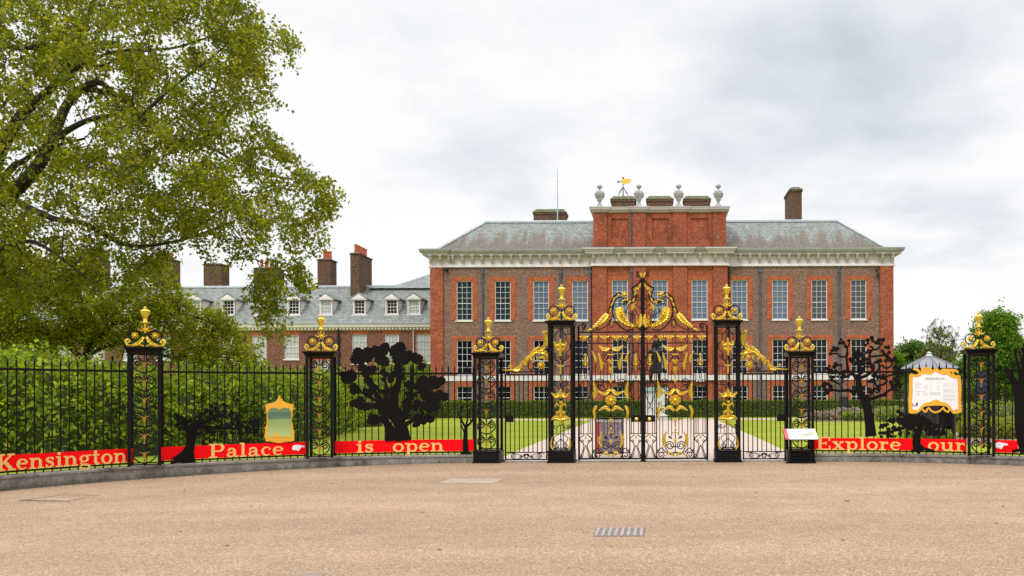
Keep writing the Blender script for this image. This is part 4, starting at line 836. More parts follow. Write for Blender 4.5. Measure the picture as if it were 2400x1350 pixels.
for x, y in [(215, 90), (240, 130), (200, 130), (310, 105), (130, 190), (150, 215), (175, 200), (105, 225), (85, 265), (290, 255), (400, 250), (390, 300), (430, 240), (370, 270), (440, 290), (420, 330), (370, 330), (460, 270), (500, 310), (540, 100), (540, 140), (590, 70), (600, 110), (510, 160), (640, 130), (680, 100), (725, 95), (670, 130), (555, 235), (520, 250), (720, 230), (755, 185), (790, 190), (800, 250), (740, 270), (770, 290), (800, 330), (830, 350), (870, 325), (760, 350), (570, 390), (540, 380), (630, 370), (660, 350), (690, 350), (590, 400),
             (150, 390), (170, 400), (210, 400), (130, 420), (75, 415), (60, 455), (90, 470), (45, 440), (110, 490), (150, 480), (200, 500), (240, 520), (260, 540), (170, 540), (120, 545), (300, 540), (230, 550), (90, 540), (100, 580), (40, 625), (10, 625), (70, 640), (90, 660), (30, 700), (60, 715), (95, 700), (45, 735), (0, 650), (620, 510), (640, 530), (600, 530), (590, 590), (560, 600), (620, 610), (680, 540), (730, 530), (660, 560), (700, 560), (740, 560), (880, 430), (910, 440), (930, 430), (890, 490), (950, 500), (900, 540), (870, 570), (890, 600), (880, 650), (910, 640), (940, 640), (930, 670), (870, 690), (890, 710), (850, 690), (820, 610), (840, 650),
             (470, 370), (450, 360), (500, 340), (530, 330), (480, 330), (400, 380), (440, 400), (340, 360), (330, 330), (550, 690), (590, 720), (620, 690), (560, 730), (530, 780), (660, 690), (720, 770), (750, 770)]:
    bl.append((*tz((x, y))[0], rd.uniform(3.4, 5.6)))
cutout(FR, 'tall black cut-out tree with curling leafy boughs above the word Explore', 2020, st, bl)
# dwarf tree by the notice
st = [([(2160, 1060), (2148, 1045), (2150, 1020), (2158, 1000), (2150, 985)], 22, 10), ([(2150, 1015), (2130, 1000), (2105, 1010), (2070, 1015)], 9, 4), ([(2152, 1000), (2180, 995), (2215, 1005)], 8, 3), ([(2152, 990), (2140, 980), (2100, 985)], 7, 3), ([(2135, 1060), (2160, 1054), (2190, 1060)], 7, 7), ([(2140, 990), (2108, 970), (2104, 962)], 6, 3)]
bl = []
for k in range(95):
    t = rd.random(); bl.append((2062 + 155 * t, rd.uniform(1000 - 30 * math.sin(PI * min(1, t * 1.2)), 1026 - 6 * t), rd.uniform(2.4, 6.5)))
for x, y, r in ((2110, 990, 8), (2125, 985, 10), (2140, 992, 11), (2155, 985, 12), (2170, 992, 11), (2095, 1005, 6), (2104, 966, 4), (2112, 972, 5)): bl.append((x, y, r))
cutout(FR, 'low spreading black cut-out dwarf tree right of the word Explore', 2140, st, bl, .062)
# thick trunk at the right edge
st = [([(2412, 1062), (2396, 1010), (2392, 960), (2384, 915), (2368, 885), (2358, 862)], 40, 7), ([(2388, 930), (2392, 890), (2384, 850), (2378, 820)], 12, 5), ([(2394, 940), (2402, 890), (2398, 850), (2404, 815)], 14, 6), ([(2372, 1061), (2400, 1056), (2430, 1061)], 7, 8), ([(2404, 960), (2425, 910), (2440, 860)], 16, 7), ([(2398, 880), (2391, 835)], 5, 2), ([(2376, 895), (2372, 860), (2364, 835)], 4, 2)]
cutout(FR, 'tall black cut-out trunk with bare forking boughs at the right edge', 2392, st, [(2398, 822, 5), (2380, 826, 4), (2404, 812, 6), (2440, 850, 20)], .06)

# ---------------------------------------------------------------- gilt mirror pane on the railing
def wavy(pts, n, amp, k):
    P = catmull(pts + [pts[0]], n); o = []
    for i, (x, y) in enumerate(P[:-1]): o.append((x + amp * math.sin(i * k), y + amp * math.cos(i * k * 1.3)))
    return o
pn = Panel(FL, 655, .06)
t = thing('mirror', 'small gold baroque mirror frame with green pane hung on the railing', 'mirror', pn.loc)
ou = [(622, 1030), (620, 1012), (625, 985), (624, 960), (622, 946), (632, 942), (644, 939), (652, 930), (655, 922), (659, 931), (667, 939), (678, 943), (688, 946), (686, 962), (684, 985), (689, 1012), (688, 1030), (672, 1032), (655, 1035), (640, 1033)]
m = MB(); op = pn.P(*wavy(ou, 4, .9, 1.9)); m.prism(op[::-1], -.004, .010); fr = pn.put('frame', m, 'frame_gold', t)
m = MB(); m.prism(pn.P(*[(628, 1021), (627, 962), (633, 954), (644, 952), (655, 956), (666, 952), (677, 954), (682, 962), (682, 1021)])[::-1], -.0085, -.0045); pn.put('pane', m, 'pane', t)
m = MB(); a = pn.P((640, 1022), (644, 1014), (646, 1012), (645, 1008), (648, 1004), (651, 1009), (650, 1013), (654, 1016), (657, 1022)); m.prism(a, -.013, -.009); m.prism(pn.P((666, 1022), (670, 1016), (674, 1017), (676, 1022)), -.013, -.009); pn.put('carved_foot', m, 'frame_gold', t)

# ---------------------------------------------------------------- notice board with ochre scroll frame
pn = Panel(FR, 2192, .065)
def nb(*a): return [(2120 + x / 10.387, 855 + y / 10.387) for x, y in a]
t = thing('notice_board', 'white notice in a wavy ochre scroll frame hung on the right railing', 'notice', pn.loc)
inner = nb((200, 320), (250, 305), (330, 310), (400, 280), (430, 240), (510, 240), (600, 250), (680, 225), (740, 190), (770, 155), (800, 190), (850, 240), (940, 260), (1060, 262), (1110, 310), (1180, 345), (1300, 360), (1300, 600), (1310, 1110), (1250, 1110), (1200, 1150), (1150, 1100), (1060, 1000), (980, 950), (900, 925), (780, 905), (640, 925), (540, 945), (460, 990), (400, 1050), (350, 1110), (300, 1130), (230, 1110), (175, 1110), (195, 700))
m = MB(); m.prism(pn.P(*inner)[::-1], -.002, .004); pn.put('sheet', m, 'white_vinyl', t)
m = MB()
def rib(pts, ws, lay): 
    pp = catmull(pn.P(*nb(*pts)), 5); n = len(pp); m.ribbon(pp, [float(np.interp(i / (n - 1), np.linspace(0, 1, len(ws)), ws)) / 10.387 * pn.k() for i in range(n)], -.007 - lay * .0006, .0045)
rib([(165, 250), (150, 600), (140, 900), (150, 1190)], (90, 80, 90, 100), 0); rib([(1320, 300), (1345, 600), (1340, 900), (1350, 1180)], (80, 80, 70, 80), 1)
rib([(150, 260), (260, 290), (360, 270), (400, 220), (500, 190), (610, 210), (700, 180), (765, 120)], (70, 60, 70, 80, 110, 110, 70, 70), 2); rib([(765, 120), (840, 190), (940, 210), (1060, 220), (1130, 290), (1230, 320), (1340, 310)], (70, 80, 110, 90, 70, 70, 80), 3)
rib([(400, 230), (330, 160), (270, 130), (210, 130)], (50, 60, 60, 30), 4); rib([(460, 190), (430, 130), (520, 110), (610, 120), (660, 150)], (40, 60, 60, 60, 40), 5); rib([(880, 200), (930, 150), (1000, 150), (1100, 160), (1190, 160), (1280, 180), (1310, 230)], (50, 60, 60, 70, 70, 50, 30), 6); rib([(1190, 170), (1180, 240), (1230, 300)], (40, 40, 50), 7)
rib([(140, 1170), (230, 1160), (310, 1160), (380, 1100), (440, 1030), (540, 985), (780, 960), (980, 985), (1080, 1050), (1150, 1130), (1210, 1180), (1350, 1150)], (90, 100, 60, 60, 60, 90, 110, 90, 60, 60, 70, 90), 8)
rib([(420, 1090), (480, 1150), (520, 1160), (560, 1080)], (30, 40, 50, 30), 9); rib([(570, 1060), (640, 1130), (740, 1180), (850, 1150), (930, 1080)], (40, 40, 40, 40, 40), 10); rib([(940, 1050), (970, 1120), (1060, 1170), (1085, 1080)], (40, 40, 40, 30), 11); rib([(660, 915), (700, 905), (770, 890), (850, 910)], (30, 40, 40, 30), 12)
pn.put('frame', m, 'frame_gold', t)
m = MB(); a, b = pn.P(*nb((530, 362), (990, 362))); draw_text(m, 'Kensington Palace is open', -.0022, a[0], b[0], a[1], .024, .0015); pn.put('title', m, 'print_dark', t)
m = MB()
def line(x0, x1, y, h=9): 
    (u0, z0), (u1, z1) = pn.P(*nb((x0, y + h), (x1, y))); m.box(u0, u1, -.0035, -.0021, z0, z1)
line(480, 1030, 378, 11)
for y in (462, 500): line(260, 440 - (y == 462) * 30, y)
for y in (530, 556, 580, 612): line(260, 310 + (y % 7) * 8, y, 6); line(470, 570, y, 6)
for y in (668,): line(260, 490, y)
for y in range(700, 790, 24): line(260, 380, y, 5); line(450, 570, y, 5)
for y in (465, 530, 555, 585, 632): line(605, 650 + (y % 5) * 18, y, 6); line(795, 850, y, 6)
for y in range(690, 760, 22): line(605, 880, y, 5)
for i, y in enumerate(range(470, 890, 22)):
    if i not in (5, 6, 12, 16): line(940, 1240 - (i * 37 % 60), y, 5)
pn.put('small_print', m, 'print_grey', t)
m = MB()
(u0, z0), (u1, z1) = pn.P(*nb((180, 1030), (325, 945)))
for a, b in (((180, 960), (205, 1030)), ((205, 1012), (300, 1030)), ((275, 945), (325, 1012))):
    (u0, z0), (u1, z1) = pn.P(*nb((a[0], b[1]), (b[0], a[1]))); m.box(u0, u1, -.0045, -.0021, z0, z1)
pn.put('emblem', m, 'print_dark', t)

# ---------------------------------------------------------------- tilted information sign in front of the right side gate pier
SY = 19.2; k = SY / FPX; sxc = (1876 - PPX) * k
t = thing('information_sign', 'low tilted white information sign on two black legs with pink strip', 'sign', (sxc, SY, 0))
zt, zb = EYE + (HOR - 1007) * k, EYE + (HOR - 1029) * k
def tilt(x0, x1, lay, a0=0.0, a1=1.0):
    za, zb_ = zb + (zt - zb) * a0, zb + (zt - zb) * a1; ya, yb = -.14 + .28 * a0, -.14 + .28 * a1; s0, s1 = -.025 * a0, -.025 * a1
    v = []
    for d in (0.0, -.012):
        v += [(x0 + s0, ya, za + lay + d), (x1 + s1 * 0 + s0, ya, za + lay + d), (x1 + s1, yb, zb_ + lay + d), (x0 + s1, yb, zb_ + lay + d)]
    return v, [(0, 1, 2, 3), (7, 6, 5, 4), (0, 4, 5, 1), (1, 5, 6, 2), (2, 6, 7, 3), (3, 7, 4, 0)]
obj('sign_face', MB().add(*tilt(-.27, .375, 0)), 'plaque_white', t); obj('colour_strip', MB().add(*tilt(-.355, -.2705, 0)), 'plaque_red', t)
pr = MB(); pr.add(*tilt(.18, .30, .0135, .62, .70)); pr.add(*tilt(.05, .26, .0135, .30, .36)); pr.add(*tilt(-.16, -.10, .0135, .10, .17)); pr.add(*tilt(.31, .35, .0135, .10, .15)); obj('print', pr, 'print_grey', t)
gm = MB(); gm.add(*tilt(-.05, .34, .0133, .40, .46)); gm.add(*tilt(.0, .05, .0135, .14, .22)); gm.add(*tilt(.24, .30, .0137, .42, .62)); M['map_green'] = mat('map green', (0.45, 0.55, 0.22), 0.5); obj('map', gm, 'map_green', t)
fm = MB().add(*tilt(-.365, .385, -.0135)); obj('frame', fm, 'black_iron', t)
lg = None
for x in (-.235, .235):
    o = obj('leg', MB().box(-.016, .016, -.016, .016, 0.02, .62), 'black_iron', t) if lg is None else inst(lg, t); lg = lg or o; o.location = (x, .02, 0)
obj('foot_plate', MB().box(-.33, .33, -.10, .12, 0.0, .02), 'black_iron', t)

# ---------------------------------------------------------------- things let into the forecourt
def gpt(px, py): D = FPX * EYE / (py - HOR); return ((px - PPX) / FPX * D, D)
M['iron_cover'] = mat('ridged cover plate', (0.155, 0.128, 0.122), 0.7, 0.0, var=0.3, vscale=9); M['cover_ridge'] = mat('worn cover ridge', (0.31, 0.255, 0.228), 0.6, 0.0, var=0.2, vscale=12); M['cover_stone'] = mat('pale concrete cover', (0.325, 0.258, 0.20), 0.9, var=0.15, vscale=4); M['dark_patch'] = mat('dark repair patch', (0.11, 0.088, 0.075), 0.9, var=0.35, vscale=5)
x, y = gpt(1452, 1247)
t = thing('drain_cover', 'rectangular metal cover with light and dark ridges in the middle of the forecourt', 'drain cover', (x, y, 0))
obj('plate', MB().box(-.29, .29, -.30, .30, -.01, .005), 'iron_cover', t); rg = MB()
for i in range(8): x0 = -.275 + i * .072; rg.box(x0, x0 + .034, -.285, .285, .0052, .011)
obj('ridges', rg, 'cover_ridge', t)
def flat_cover(px, py, w, d, m, label, name='access_cover', cat='cover'):
    x, y = gpt(px, py); b = MB().box(-w / 2, w / 2, -d / 2, d / 2, -.02, .006 + gz(x, 0)); o = tag(obj(name, b, m, loc=(x, y, 0), local=True), label, cat); return o
o = flat_cover(1105, 1126, 1.0, .80, 'cover_stone', 'pale grey stone cover in the forecourt below the words is open'); o.rotation_euler[2] = R(-4)
M['grey_patch'] = mat('grey repair patch', (0.235, 0.185, 0.150), 0.9, var=0.25, vscale=9); o = flat_cover(725, 1346, .24, .15, 'grey_patch', 'small grey round-edged patch at the bottom edge of the forecourt', 'repair_patch', 'patch')
x, y = gpt(152, 1153); t = thing('frame_cover', 'sunken rectangular cover with dark edges near the left kerb', 'cover', (x, y, gz(x, 0)), R(-12))
obj('edge', MB().box(-.45, .45, -.40, .40, -.02, .004), 'dark_patch', t); obj('infill', MB().box(-.36, .34, -.30, .33, -.02, .006), 'forecourt', t)
x, y = gpt(1985, 1176); b = MB().lathe([(.004, 0), (.035, .002), (.045, .015), (.03, .03), (.004, .036)], 0, 0, 8); tag(obj('pebble', b, 'cover_stone', loc=(x, y, 0), local=True), 'single pale pebble lying on the forecourt gravel', 'pebble')
M['dry_leaf'] = mat('dry leaf', (0.20, 0.11, 0.045), 0.8)
rd = random.Random(21)
lf = MB().add([(-.03, 0, .004), (0, -.022, .012), (.035, 0, .006), (0, .022, .010)], [(0, 1, 2), (0, 2, 3)]); l0 = None
for i in range(26):
    px, py = rd.uniform(40, 2360), rd.choice((rd.uniform(1095, 1130), rd.uniform(1100, 1320))); x, y = gpt(px, py)
    if y > fence_y(x) - .4: continue
    if l0 is None: l0 = o = tag(obj('fallen_leaf', lf, 'dry_leaf'), 'tiny dry brown leaf lying on the forecourt gravel', 'leaf', 'dry leaves scattered on the gravel')
    else: o = l0.copy(); link(o)
    o.location = (x, y, gz(x, 0)); o.rotation_euler = (0, 0, rd.random() * 6)
# ---------------------------------------------------------------- the palace
PY = 60.0; PS = FPX / PY
def wx(px, D=PY): return (px - PPX) / FPX * D
def wz(py, D=PY): return EYE + (HOR - py) / FPX * D
def wall_holes(m, x0, x1, z0, z1, y, holes, dep=0.22):
    """a wall face in the plane y with window openings and their reveals"""
    X = sorted({x0, x1, *[h[0] for h in holes], *[h[1] for h in holes]}); Z = sorted({z0, z1, *[h[2] for h in holes], *[h[3] for h in holes]})
    for i in range(len(X) - 1):
        for j in range(len(Z) - 1):
            a, b = (X[i] + X[i + 1]) / 2, (Z[j] + Z[j + 1]) / 2
            if not any(h[0] < a < h[1] and h[2] < b < h[3] for h in holes):
                m.add([(X[i], y, Z[j]), (X[i + 1], y, Z[j]), (X[i + 1], y, Z[j + 1]), (X[i], y, Z[j + 1])], [(0, 1, 2, 3)])
    for a, b, c, d in holes:
        m.add([(a, y, c), (b, y, c), (b, y, d), (a, y, d), (a, y + dep, c), (b, y + dep, c), (b, y + dep, d), (a, y + dep, d)], [(0, 4, 5, 1), (1, 5, 6, 2), (2, 6, 7, 3), (3, 7, 4, 0)])
def ring(m, x0, x1, y0, y1, prof):
    """sweep a moulding profile (outward, z) round a rectangle"""
    V = []
    for o, z in prof: V += [(x0 - o, y0 - o, z), (x1 + o, y0 - o, z), (x1 + o, y1 + o, z), (x0 - o, y1 + o, z)]
    n = len(prof); F = [(i * 4 + k, i * 4 + (k + 1) % 4, i * 4 + 4 + (k + 1) % 4, i * 4 + 4 + k) for i in range(n - 1) for k in range(4)]
    F += [(0, 3, 2, 1), ((n - 1) * 4, (n - 1) * 4 + 1, (n - 1) * 4 + 2, (n - 1) * 4 + 3)]
    return m.add(V, F)
pal = thing('brick_palace', 'two-storey brown and red brick palace with white cornice and slate hipped roof', 'building', (wx(1552), PY, 0))
L_, R_ = wx(1010), wx(2094); CL, CR = wx(1390), wx(1705); YB = 72.0
zT = wz(625); BR = PY - .30                                    # central block stands forward
cxs = [1089, 1179, 1269, 1360, 1454, 1547, 1640, 1734, 1829, 1921, 2013]
ROWS = {'u': (wz(750), wz(657)), 'l': (wz(878), wz(796)), 'b': (wz(946), wz(904))}
hw = 18.5 / PS
holes_l, holes_r, holes_c, W = [], [], [], []
for i, c in enumerate(cxs):
    x = wx(c); 
    for r, (a, b) in ROWS.items():
        h = (x - hw, x + hw, a, b); yy = BR if 1390 < c < 1705 else PY; W.append((r, x, a, b, i, yy))
        (holes_c if 1390 < c < 1705 else holes_l if c < 1390 else holes_r).append(h)
m = MB(); wall_holes(m, L_ + .9, CL, 0, zT, PY, holes_l); wall_holes(m, CR, R_ - .95, 0, zT, PY, holes_r)
m.add([(L_, PY, 0), (L_, YB, 0), (L_, YB, zT), (L_, PY, zT), (R_, PY, 0), (R_, YB, 0), (R_, YB, zT), (R_, PY, zT)], [(0, 3, 2, 1), (4, 5, 6, 7), (1, 2, 6, 5)])
obj('wall', m, 'brown_brick', pal, world=True)
m = MB(); wall_holes(m, CL, CR, 0, zT, BR, holes_c); m.add([(CL, BR, 0), (CL, PY, 0), (CL, PY, zT), (CL, BR, zT), (CR, BR, 0), (CR, PY, 0), (CR, PY, zT), (CR, BR, zT)], [(0, 3, 2, 1), (4, 5, 6, 7)]); obj('central_bay', m, 'red_brick', pal, world=True)
for a, b, y in ((1010, 1040, PY - .12), (2063, 2094, PY - .12)):
    m = MB().box(wx(a) - .003, wx(b), y, PY + .6, 0, zT); obj('corner_pilaster', m, 'red_brick', pal, world=True)
for a, b in ((1390, 1424), (1484, 1516), (1578, 1611), (1672, 1705)):
    m = MB().box(wx(a) + .003, wx(b) - .003, BR - .14, BR - .002, 0, zT); obj('pilaster', m, 'red_brick', pal, world=True)
# dark rooms behind the windows
# windows: frame and glazing bars, glass, brick dressing
def win_mesh(w, h, cols, rows, meet, fr=.055, bar=.022, sill=True):
    m = MB(); m.box(-w / 2, -w / 2 + fr, .06, .15, 0, h); m.box(w / 2 - fr, w / 2, .06, .15, 0, h); m.box(-w / 2 + fr, w / 2 - fr, .062, .148, h - fr, h); m.box(-w / 2 + fr, w / 2 - fr, .062, .148, 0, fr * 1.3)
    for i in range(1, cols): x = -w / 2 + fr + (w - 2 * fr) * i / cols; m.box(x - bar / 2, x + bar / 2, .084, .122, fr * 1.3, h - fr)
    for j in range(1, rows):
        z = fr * 1.3 + (h - 2.3 * fr) * j / rows; b = bar * 1.9 if j == meet else bar; m.box(-w / 2 + fr, w / 2 - fr, .080, .126, z - b / 2, z + b / 2)
    if sill: m.box(-w / 2 - .06, w / 2 + .06, -.09, .10, -.085, -.002)
    return m
def glass_mesh(w, h): return MB().box(-w / 2, w / 2, .128, .14, 0, h)
def dress_mesh(w, h, side, top, low=0.0): 
    m = MB(); m.box(-w / 2 - side, -w / 2 - .001, -.025, .05, -low, h + top); m.box(w / 2 + .001, w / 2 + side, -.025, .05, -low, h + top); m.box(-w / 2 - .001, w / 2 + .001, -.025, .05, h + .001, h + top); return m
SRC = {}
def window(par, ploc, kind, x, y, z, glassm, dress=None):
    """kind -> shared meshes; every window is a part with its own glass and brick surround"""
    w, h = WK[kind][:2]
    if kind not in SRC:
        a = win_mesh(*WK[kind][:5], sill=WK[kind][6]).mesh('window'); a.materials.append(M['frame_paint']); SRC[kind] = a
        if WK[kind][5]:
            d = dress_mesh(w, h, *WK[kind][5]).mesh('surround'); d.materials.append(M['dressing']); SRC[kind + 'd'] = d
    gk = (kind, glassm)
    if gk not in SRC: g = glass_mesh(w, h).mesh('glass'); g.materials.append(M[glassm]); SRC[gk] = g
    o = link(bpy.data.objects.new('window', SRC[kind]), par); o.location = (x - ploc[0], y - ploc[1], z - ploc[2])
    link(bpy.data.objects.new('glass', SRC[gk]), o)
    if WK[kind][5]: link(bpy.data.objects.new('brick_surround', SRC[kind + 'd']), o)
    return o
w2 = 2 * hw
WK = {'u': (w2, ROWS['u'][1] - ROWS['u'][0], 3, 7, 3, (.34, .28, .0), True), 'l': (w2, ROWS['l'][1] - ROWS['l'][0], 3, 5, 2, (.32, .28, .0), False), 'b': (w2, ROWS['b'][1] - ROWS['b'][0], 3, 3, 1, (.30, .36, .55), False)}
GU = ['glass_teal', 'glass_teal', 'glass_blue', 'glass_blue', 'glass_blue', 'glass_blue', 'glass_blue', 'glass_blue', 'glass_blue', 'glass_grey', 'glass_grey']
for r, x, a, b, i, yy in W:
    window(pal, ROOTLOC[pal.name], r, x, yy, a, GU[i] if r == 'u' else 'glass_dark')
# white band over the basement with two console blocks
m = MB(); zb0, zb1 = wz(891.5), wz(879.5)
for x0, x1, y in ((L_ + .95, CL - .02, PY), (CR + .02, R_ - .97, PY), (CL - .02, CR + .02, BR - .145)): m.box(x0, x1, y - .07, y - .026, zb0, zb1)
obj('stone_band', m, 'band', pal, world=True)
for c in (1454, 1640): obj('console', MB().box(wx(c) - .27, wx(c) + .27, BR - .42, BR - .22, wz(895), wz(876)), 'band', pal, world=True)
# entablature: frieze, brackets, cornice
zf0, zf1, zc1 = wz(625), wz(601), wz(586.5)
fp = [(.10, zf0 - .02), (.14, zf0), (.14, zf0 + .07), (.07, zf0 + .09), (.07, zf1)]
m = MB(); ring(m, L_, R_, PY, YB, fp); obj('frieze', m, 'white_paint', pal, world=True)
m = MB(); ring(m, CL + .01, CR - .01, BR - .13, PY - .01, fp); obj('frieze', m, 'white_paint', pal, world=True)
cp = [(.08, zf1 + .002), (.16, zf1 + .03), (.42, zf1 + .06), (.44, zf1 + .17), (.48, zf1 + .20), (.56, zf1 + .34), (.60, zf1 + .36), (.60, zc1), (.2, zc1 + .06)]
m = MB(); ring(m, L_, R_, PY, YB, cp); ring(m, CL, CR, BR - .12, PY - .2, [(o, z + .004) for o, z in cp])
for a, b in ((1010, 1040), (2063, 2094)): ring(m, wx(a) - .0, wx(b) + .0, PY - .12, PY + .3, [(o, z + .003) for o, z in cp])
for a, b in ((1484, 1516), (1578, 1611), (1390, 1424), (1672, 1705)): ring(m, wx(a), wx(b), BR - .26, BR, [(o, z + .006) for o, z in cp])
obj('cornice', m, 'cornice', pal, world=True)
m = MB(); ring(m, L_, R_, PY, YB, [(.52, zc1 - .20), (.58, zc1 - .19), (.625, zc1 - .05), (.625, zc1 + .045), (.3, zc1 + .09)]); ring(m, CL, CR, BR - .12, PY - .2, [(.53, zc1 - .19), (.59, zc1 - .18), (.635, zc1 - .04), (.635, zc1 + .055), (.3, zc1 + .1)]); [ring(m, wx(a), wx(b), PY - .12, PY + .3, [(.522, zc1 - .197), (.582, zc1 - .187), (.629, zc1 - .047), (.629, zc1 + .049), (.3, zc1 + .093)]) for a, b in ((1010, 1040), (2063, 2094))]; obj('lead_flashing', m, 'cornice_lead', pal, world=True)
bk = MB(); bk.prism([(-.36, .0), (-.36, -.10), (-.33, -.13), (-.30, -.22), (-.22, -.25), (-.17, -.36), (-.10, -.40), (-.075, -.48), (-.01, -.50), (-.01, .0)], -.085, .085); bk.v = [(y, x, z) for x, y, z in bk.v]
bk.box(-.11, .11, -.44, -.01, 0.001, .05); bs = None
bpx = [1013, 1036, 1056] + [1064.5 + 22.7 * i for i in range(14)] + [1394, 1418, 1453, 1488, 1512, 1547, 1582, 1606, 1641, 1676, 1700] + [1735 + 22.7 * i for i in range(14)] + [2066, 2090]
for p in bpx:
    fwd = BR - .13 if 1388 < p < 1707 else (PY - .10 if p < 1042 or p > 2060 else PY)
    if 1370 < p < 1388 or 1707 < p < 1722: continue
    o = obj('cornice_bracket', bk, 'cornice', pal) if bs is None else inst(bs, pal)
    bs = bs or o; l = ROOTLOC[pal.name]; o.location = (wx(p) - l[0], fwd - .075 - l[1], zf1 + .02)
# roof: hips up to a lead flat
ze, zr = zc1 + .06, wz(521, 63.2); E = [(wx(1022), PY + .15), (wx(2081), PY + .15), (wx(2081), YB - .2), (wx(1022), YB - .2)]; T = [(wx(1140, 63.2), 63.2), (wx(1965, 63.2), 63.2), (wx(1965, 63.2), 68.8), (wx(1140, 63.2), 68.8)]
m = MB().add([(x, y, ze) for x, y in E] + [(x, y, zr) for x, y in T], [(0, 1, 5, 4), (1, 2, 6, 5), (2, 3, 7, 6), (3, 0, 4, 7), (4, 5, 6, 7)]); obj('roof', m, 'palace_slate', pal, world=True)
m = MB()
for i in range(4):
    m.tube([(*E[i], ze + .03), (*T[i], zr + .05)], .11, 6); a, b = T[i], T[(i + 1) % 4]; m.tube([(*a, zr + .05), (*b, zr + .05)], .12, 6)
obj('ridge_lead', m, 'lead', pal, world=True)
# attic storey over the centre
AY = BR - .05; az0, az1 = zc1 + .05, wz(500); ax0, ax1 = wx(1393), wx(1702)
pan = [(wx(a), wx(b), wz(562), wz(514)) for a, b in ((1435, 1474), (1530, 1568), (1620, 1661))]
m = MB(); wall_holes(m, ax0, ax1, az0, az1, AY, pan, .10); m.box(ax0, ax1, AY + .101, AY + 2.2, az0, az1)
m.box(ax0, ax0 + .02, AY, AY + .1, az0, az1); m.box(ax1 - .02, ax1, AY, AY + .1, az0, az1); obj('attic', m, 'attic_brick', pal, world=True)
for a, b in ((1393, 1424), (1484, 1515), (1578, 1610), (1672, 1702)): obj('attic_pilaster', MB().box(wx(a) - .004, wx(b) + .004, AY - .12, AY - .002, az0, az1), 'attic_brick', pal, world=True)
ap = [(.02, az1 - .01), (.06, az1), (.10, az1 + .10), (.22, az1 + .14), (.26, az1 + .28), (.28, az1 + .29), (.28, az1 + .34), (.0, az1 + .37)]
m = MB(); ring(m, ax0, ax1, AY, AY + 2.2, ap)
for a, b in ((1393, 1424), (1484, 1515), (1578, 1610), (1672, 1702)): ring(m, wx(a), wx(b), AY - .12, AY + .3, [(o, z + .003) for o, z in ap])
obj('attic_cornice', m, 'cornice', pal, world=True)
def chim(par, px0, px1, py0, py1, D, dep, coping=.16, m_='chimney_brick', z0=None):
    x0, x1, zt = wx(px0, D), wx(px1, D), wz(py0, D); zb = wz(py1, D) if z0 is None else z0
    b = MB().box(x0, x1, D, D + dep, zb, zt - coping * 1.6); b.box(x0 - .06, x1 + .06, D - .06, D + dep + .06, zt - coping * 1.6, zt - coping); c = obj('chimney', b, m_, par, world=True)
    g = MB().add([(x0 - .09, D - .09, zt - coping), (x1 + .09, D - .09, zt - coping), (x1 + .09, D + dep + .09, zt - coping), (x0 - .09, D + dep + .09, zt - coping), (x0 + .18, D + .18, zt), (x1 - .18, D + .18, zt), (x1 - .18, D + dep - .18, zt), (x0 + .18, D + dep - .18, zt)], [(3, 2, 1, 0), (4, 5, 6, 7), (0, 1, 5, 4), (1, 2, 6, 5), (2, 3, 7, 6), (3, 0, 4, 7)])
    l = ROOTLOC[par.name]; cp_ = obj('coping', g, 'coping', None, loc=l); cp_.location = (0, 0, 0); cp_.parent = c; return c
chim(pal, 1252, 1327, 488, 522, 65.5, 1.4, .28, z0=zr - .4); chim(pal, 1434, 1490, 458, 492, 64.5, 1.4, .28, z0=zr - .4); chim(pal, 1518, 1578, 458, 492, 64.5, 1.4, .28, z0=zr - .4); chim(pal, 1605, 1666, 458, 492, 64.5, 1.4, .28, z0=zr - .4)
chim(pal, 1853, 1881, 438, 520, 64.0, 2.6, .24, z0=zr - .4)
# rainwater pipes with brackets and hoppers
for p, y, a, b, k in ((1132, PY, 626, 950, 'pipe'), (1315, PY, 626, 950, 'pipe'), (1385.5, PY, 626, 950, 'pipe'), (1782, PY, 626, 950, 'pipe'), (1967, PY, 626, 950, 'pipe'), (1709.5, PY, 626, 950, 'black_pipe'), (1481, BR - .02, 626, 900, 'pipe'), (1480.5, AY - .01, 500, 584, 'pipe')):
    m = MB(); m.tube([(wx(p), y - .10, wz(b)), (wx(p), y - .10, wz(a))], .060 if k == 'pipe' else .05, 8)
    if a > 600:
        for q in (650, 690, 735, 780, 840, 900): m.tube([(wx(p), y - .10, wz(q)), (wx(p), y - .10, wz(q) + .10)], .085, 8)
        m.box(wx(p) - .10, wx(p) + .10, y - .20, y - .03, wz(640), wz(634))
    obj('drainpipe', m, k, pal, world=True)
for p, y in ((1050, 632), (2056, 634), (2058, 647)):
    m = MB(); m.tube([(wx(p), PY - .05, wz(y)), (wx(p) - .1, PY - .35, wz(y) - .05), (wx(p) - .14, PY - .45, wz(y) - .07)], [.09, .09, .06], 8); obj('wall_camera', m, 'black_pipe', pal, world=True)
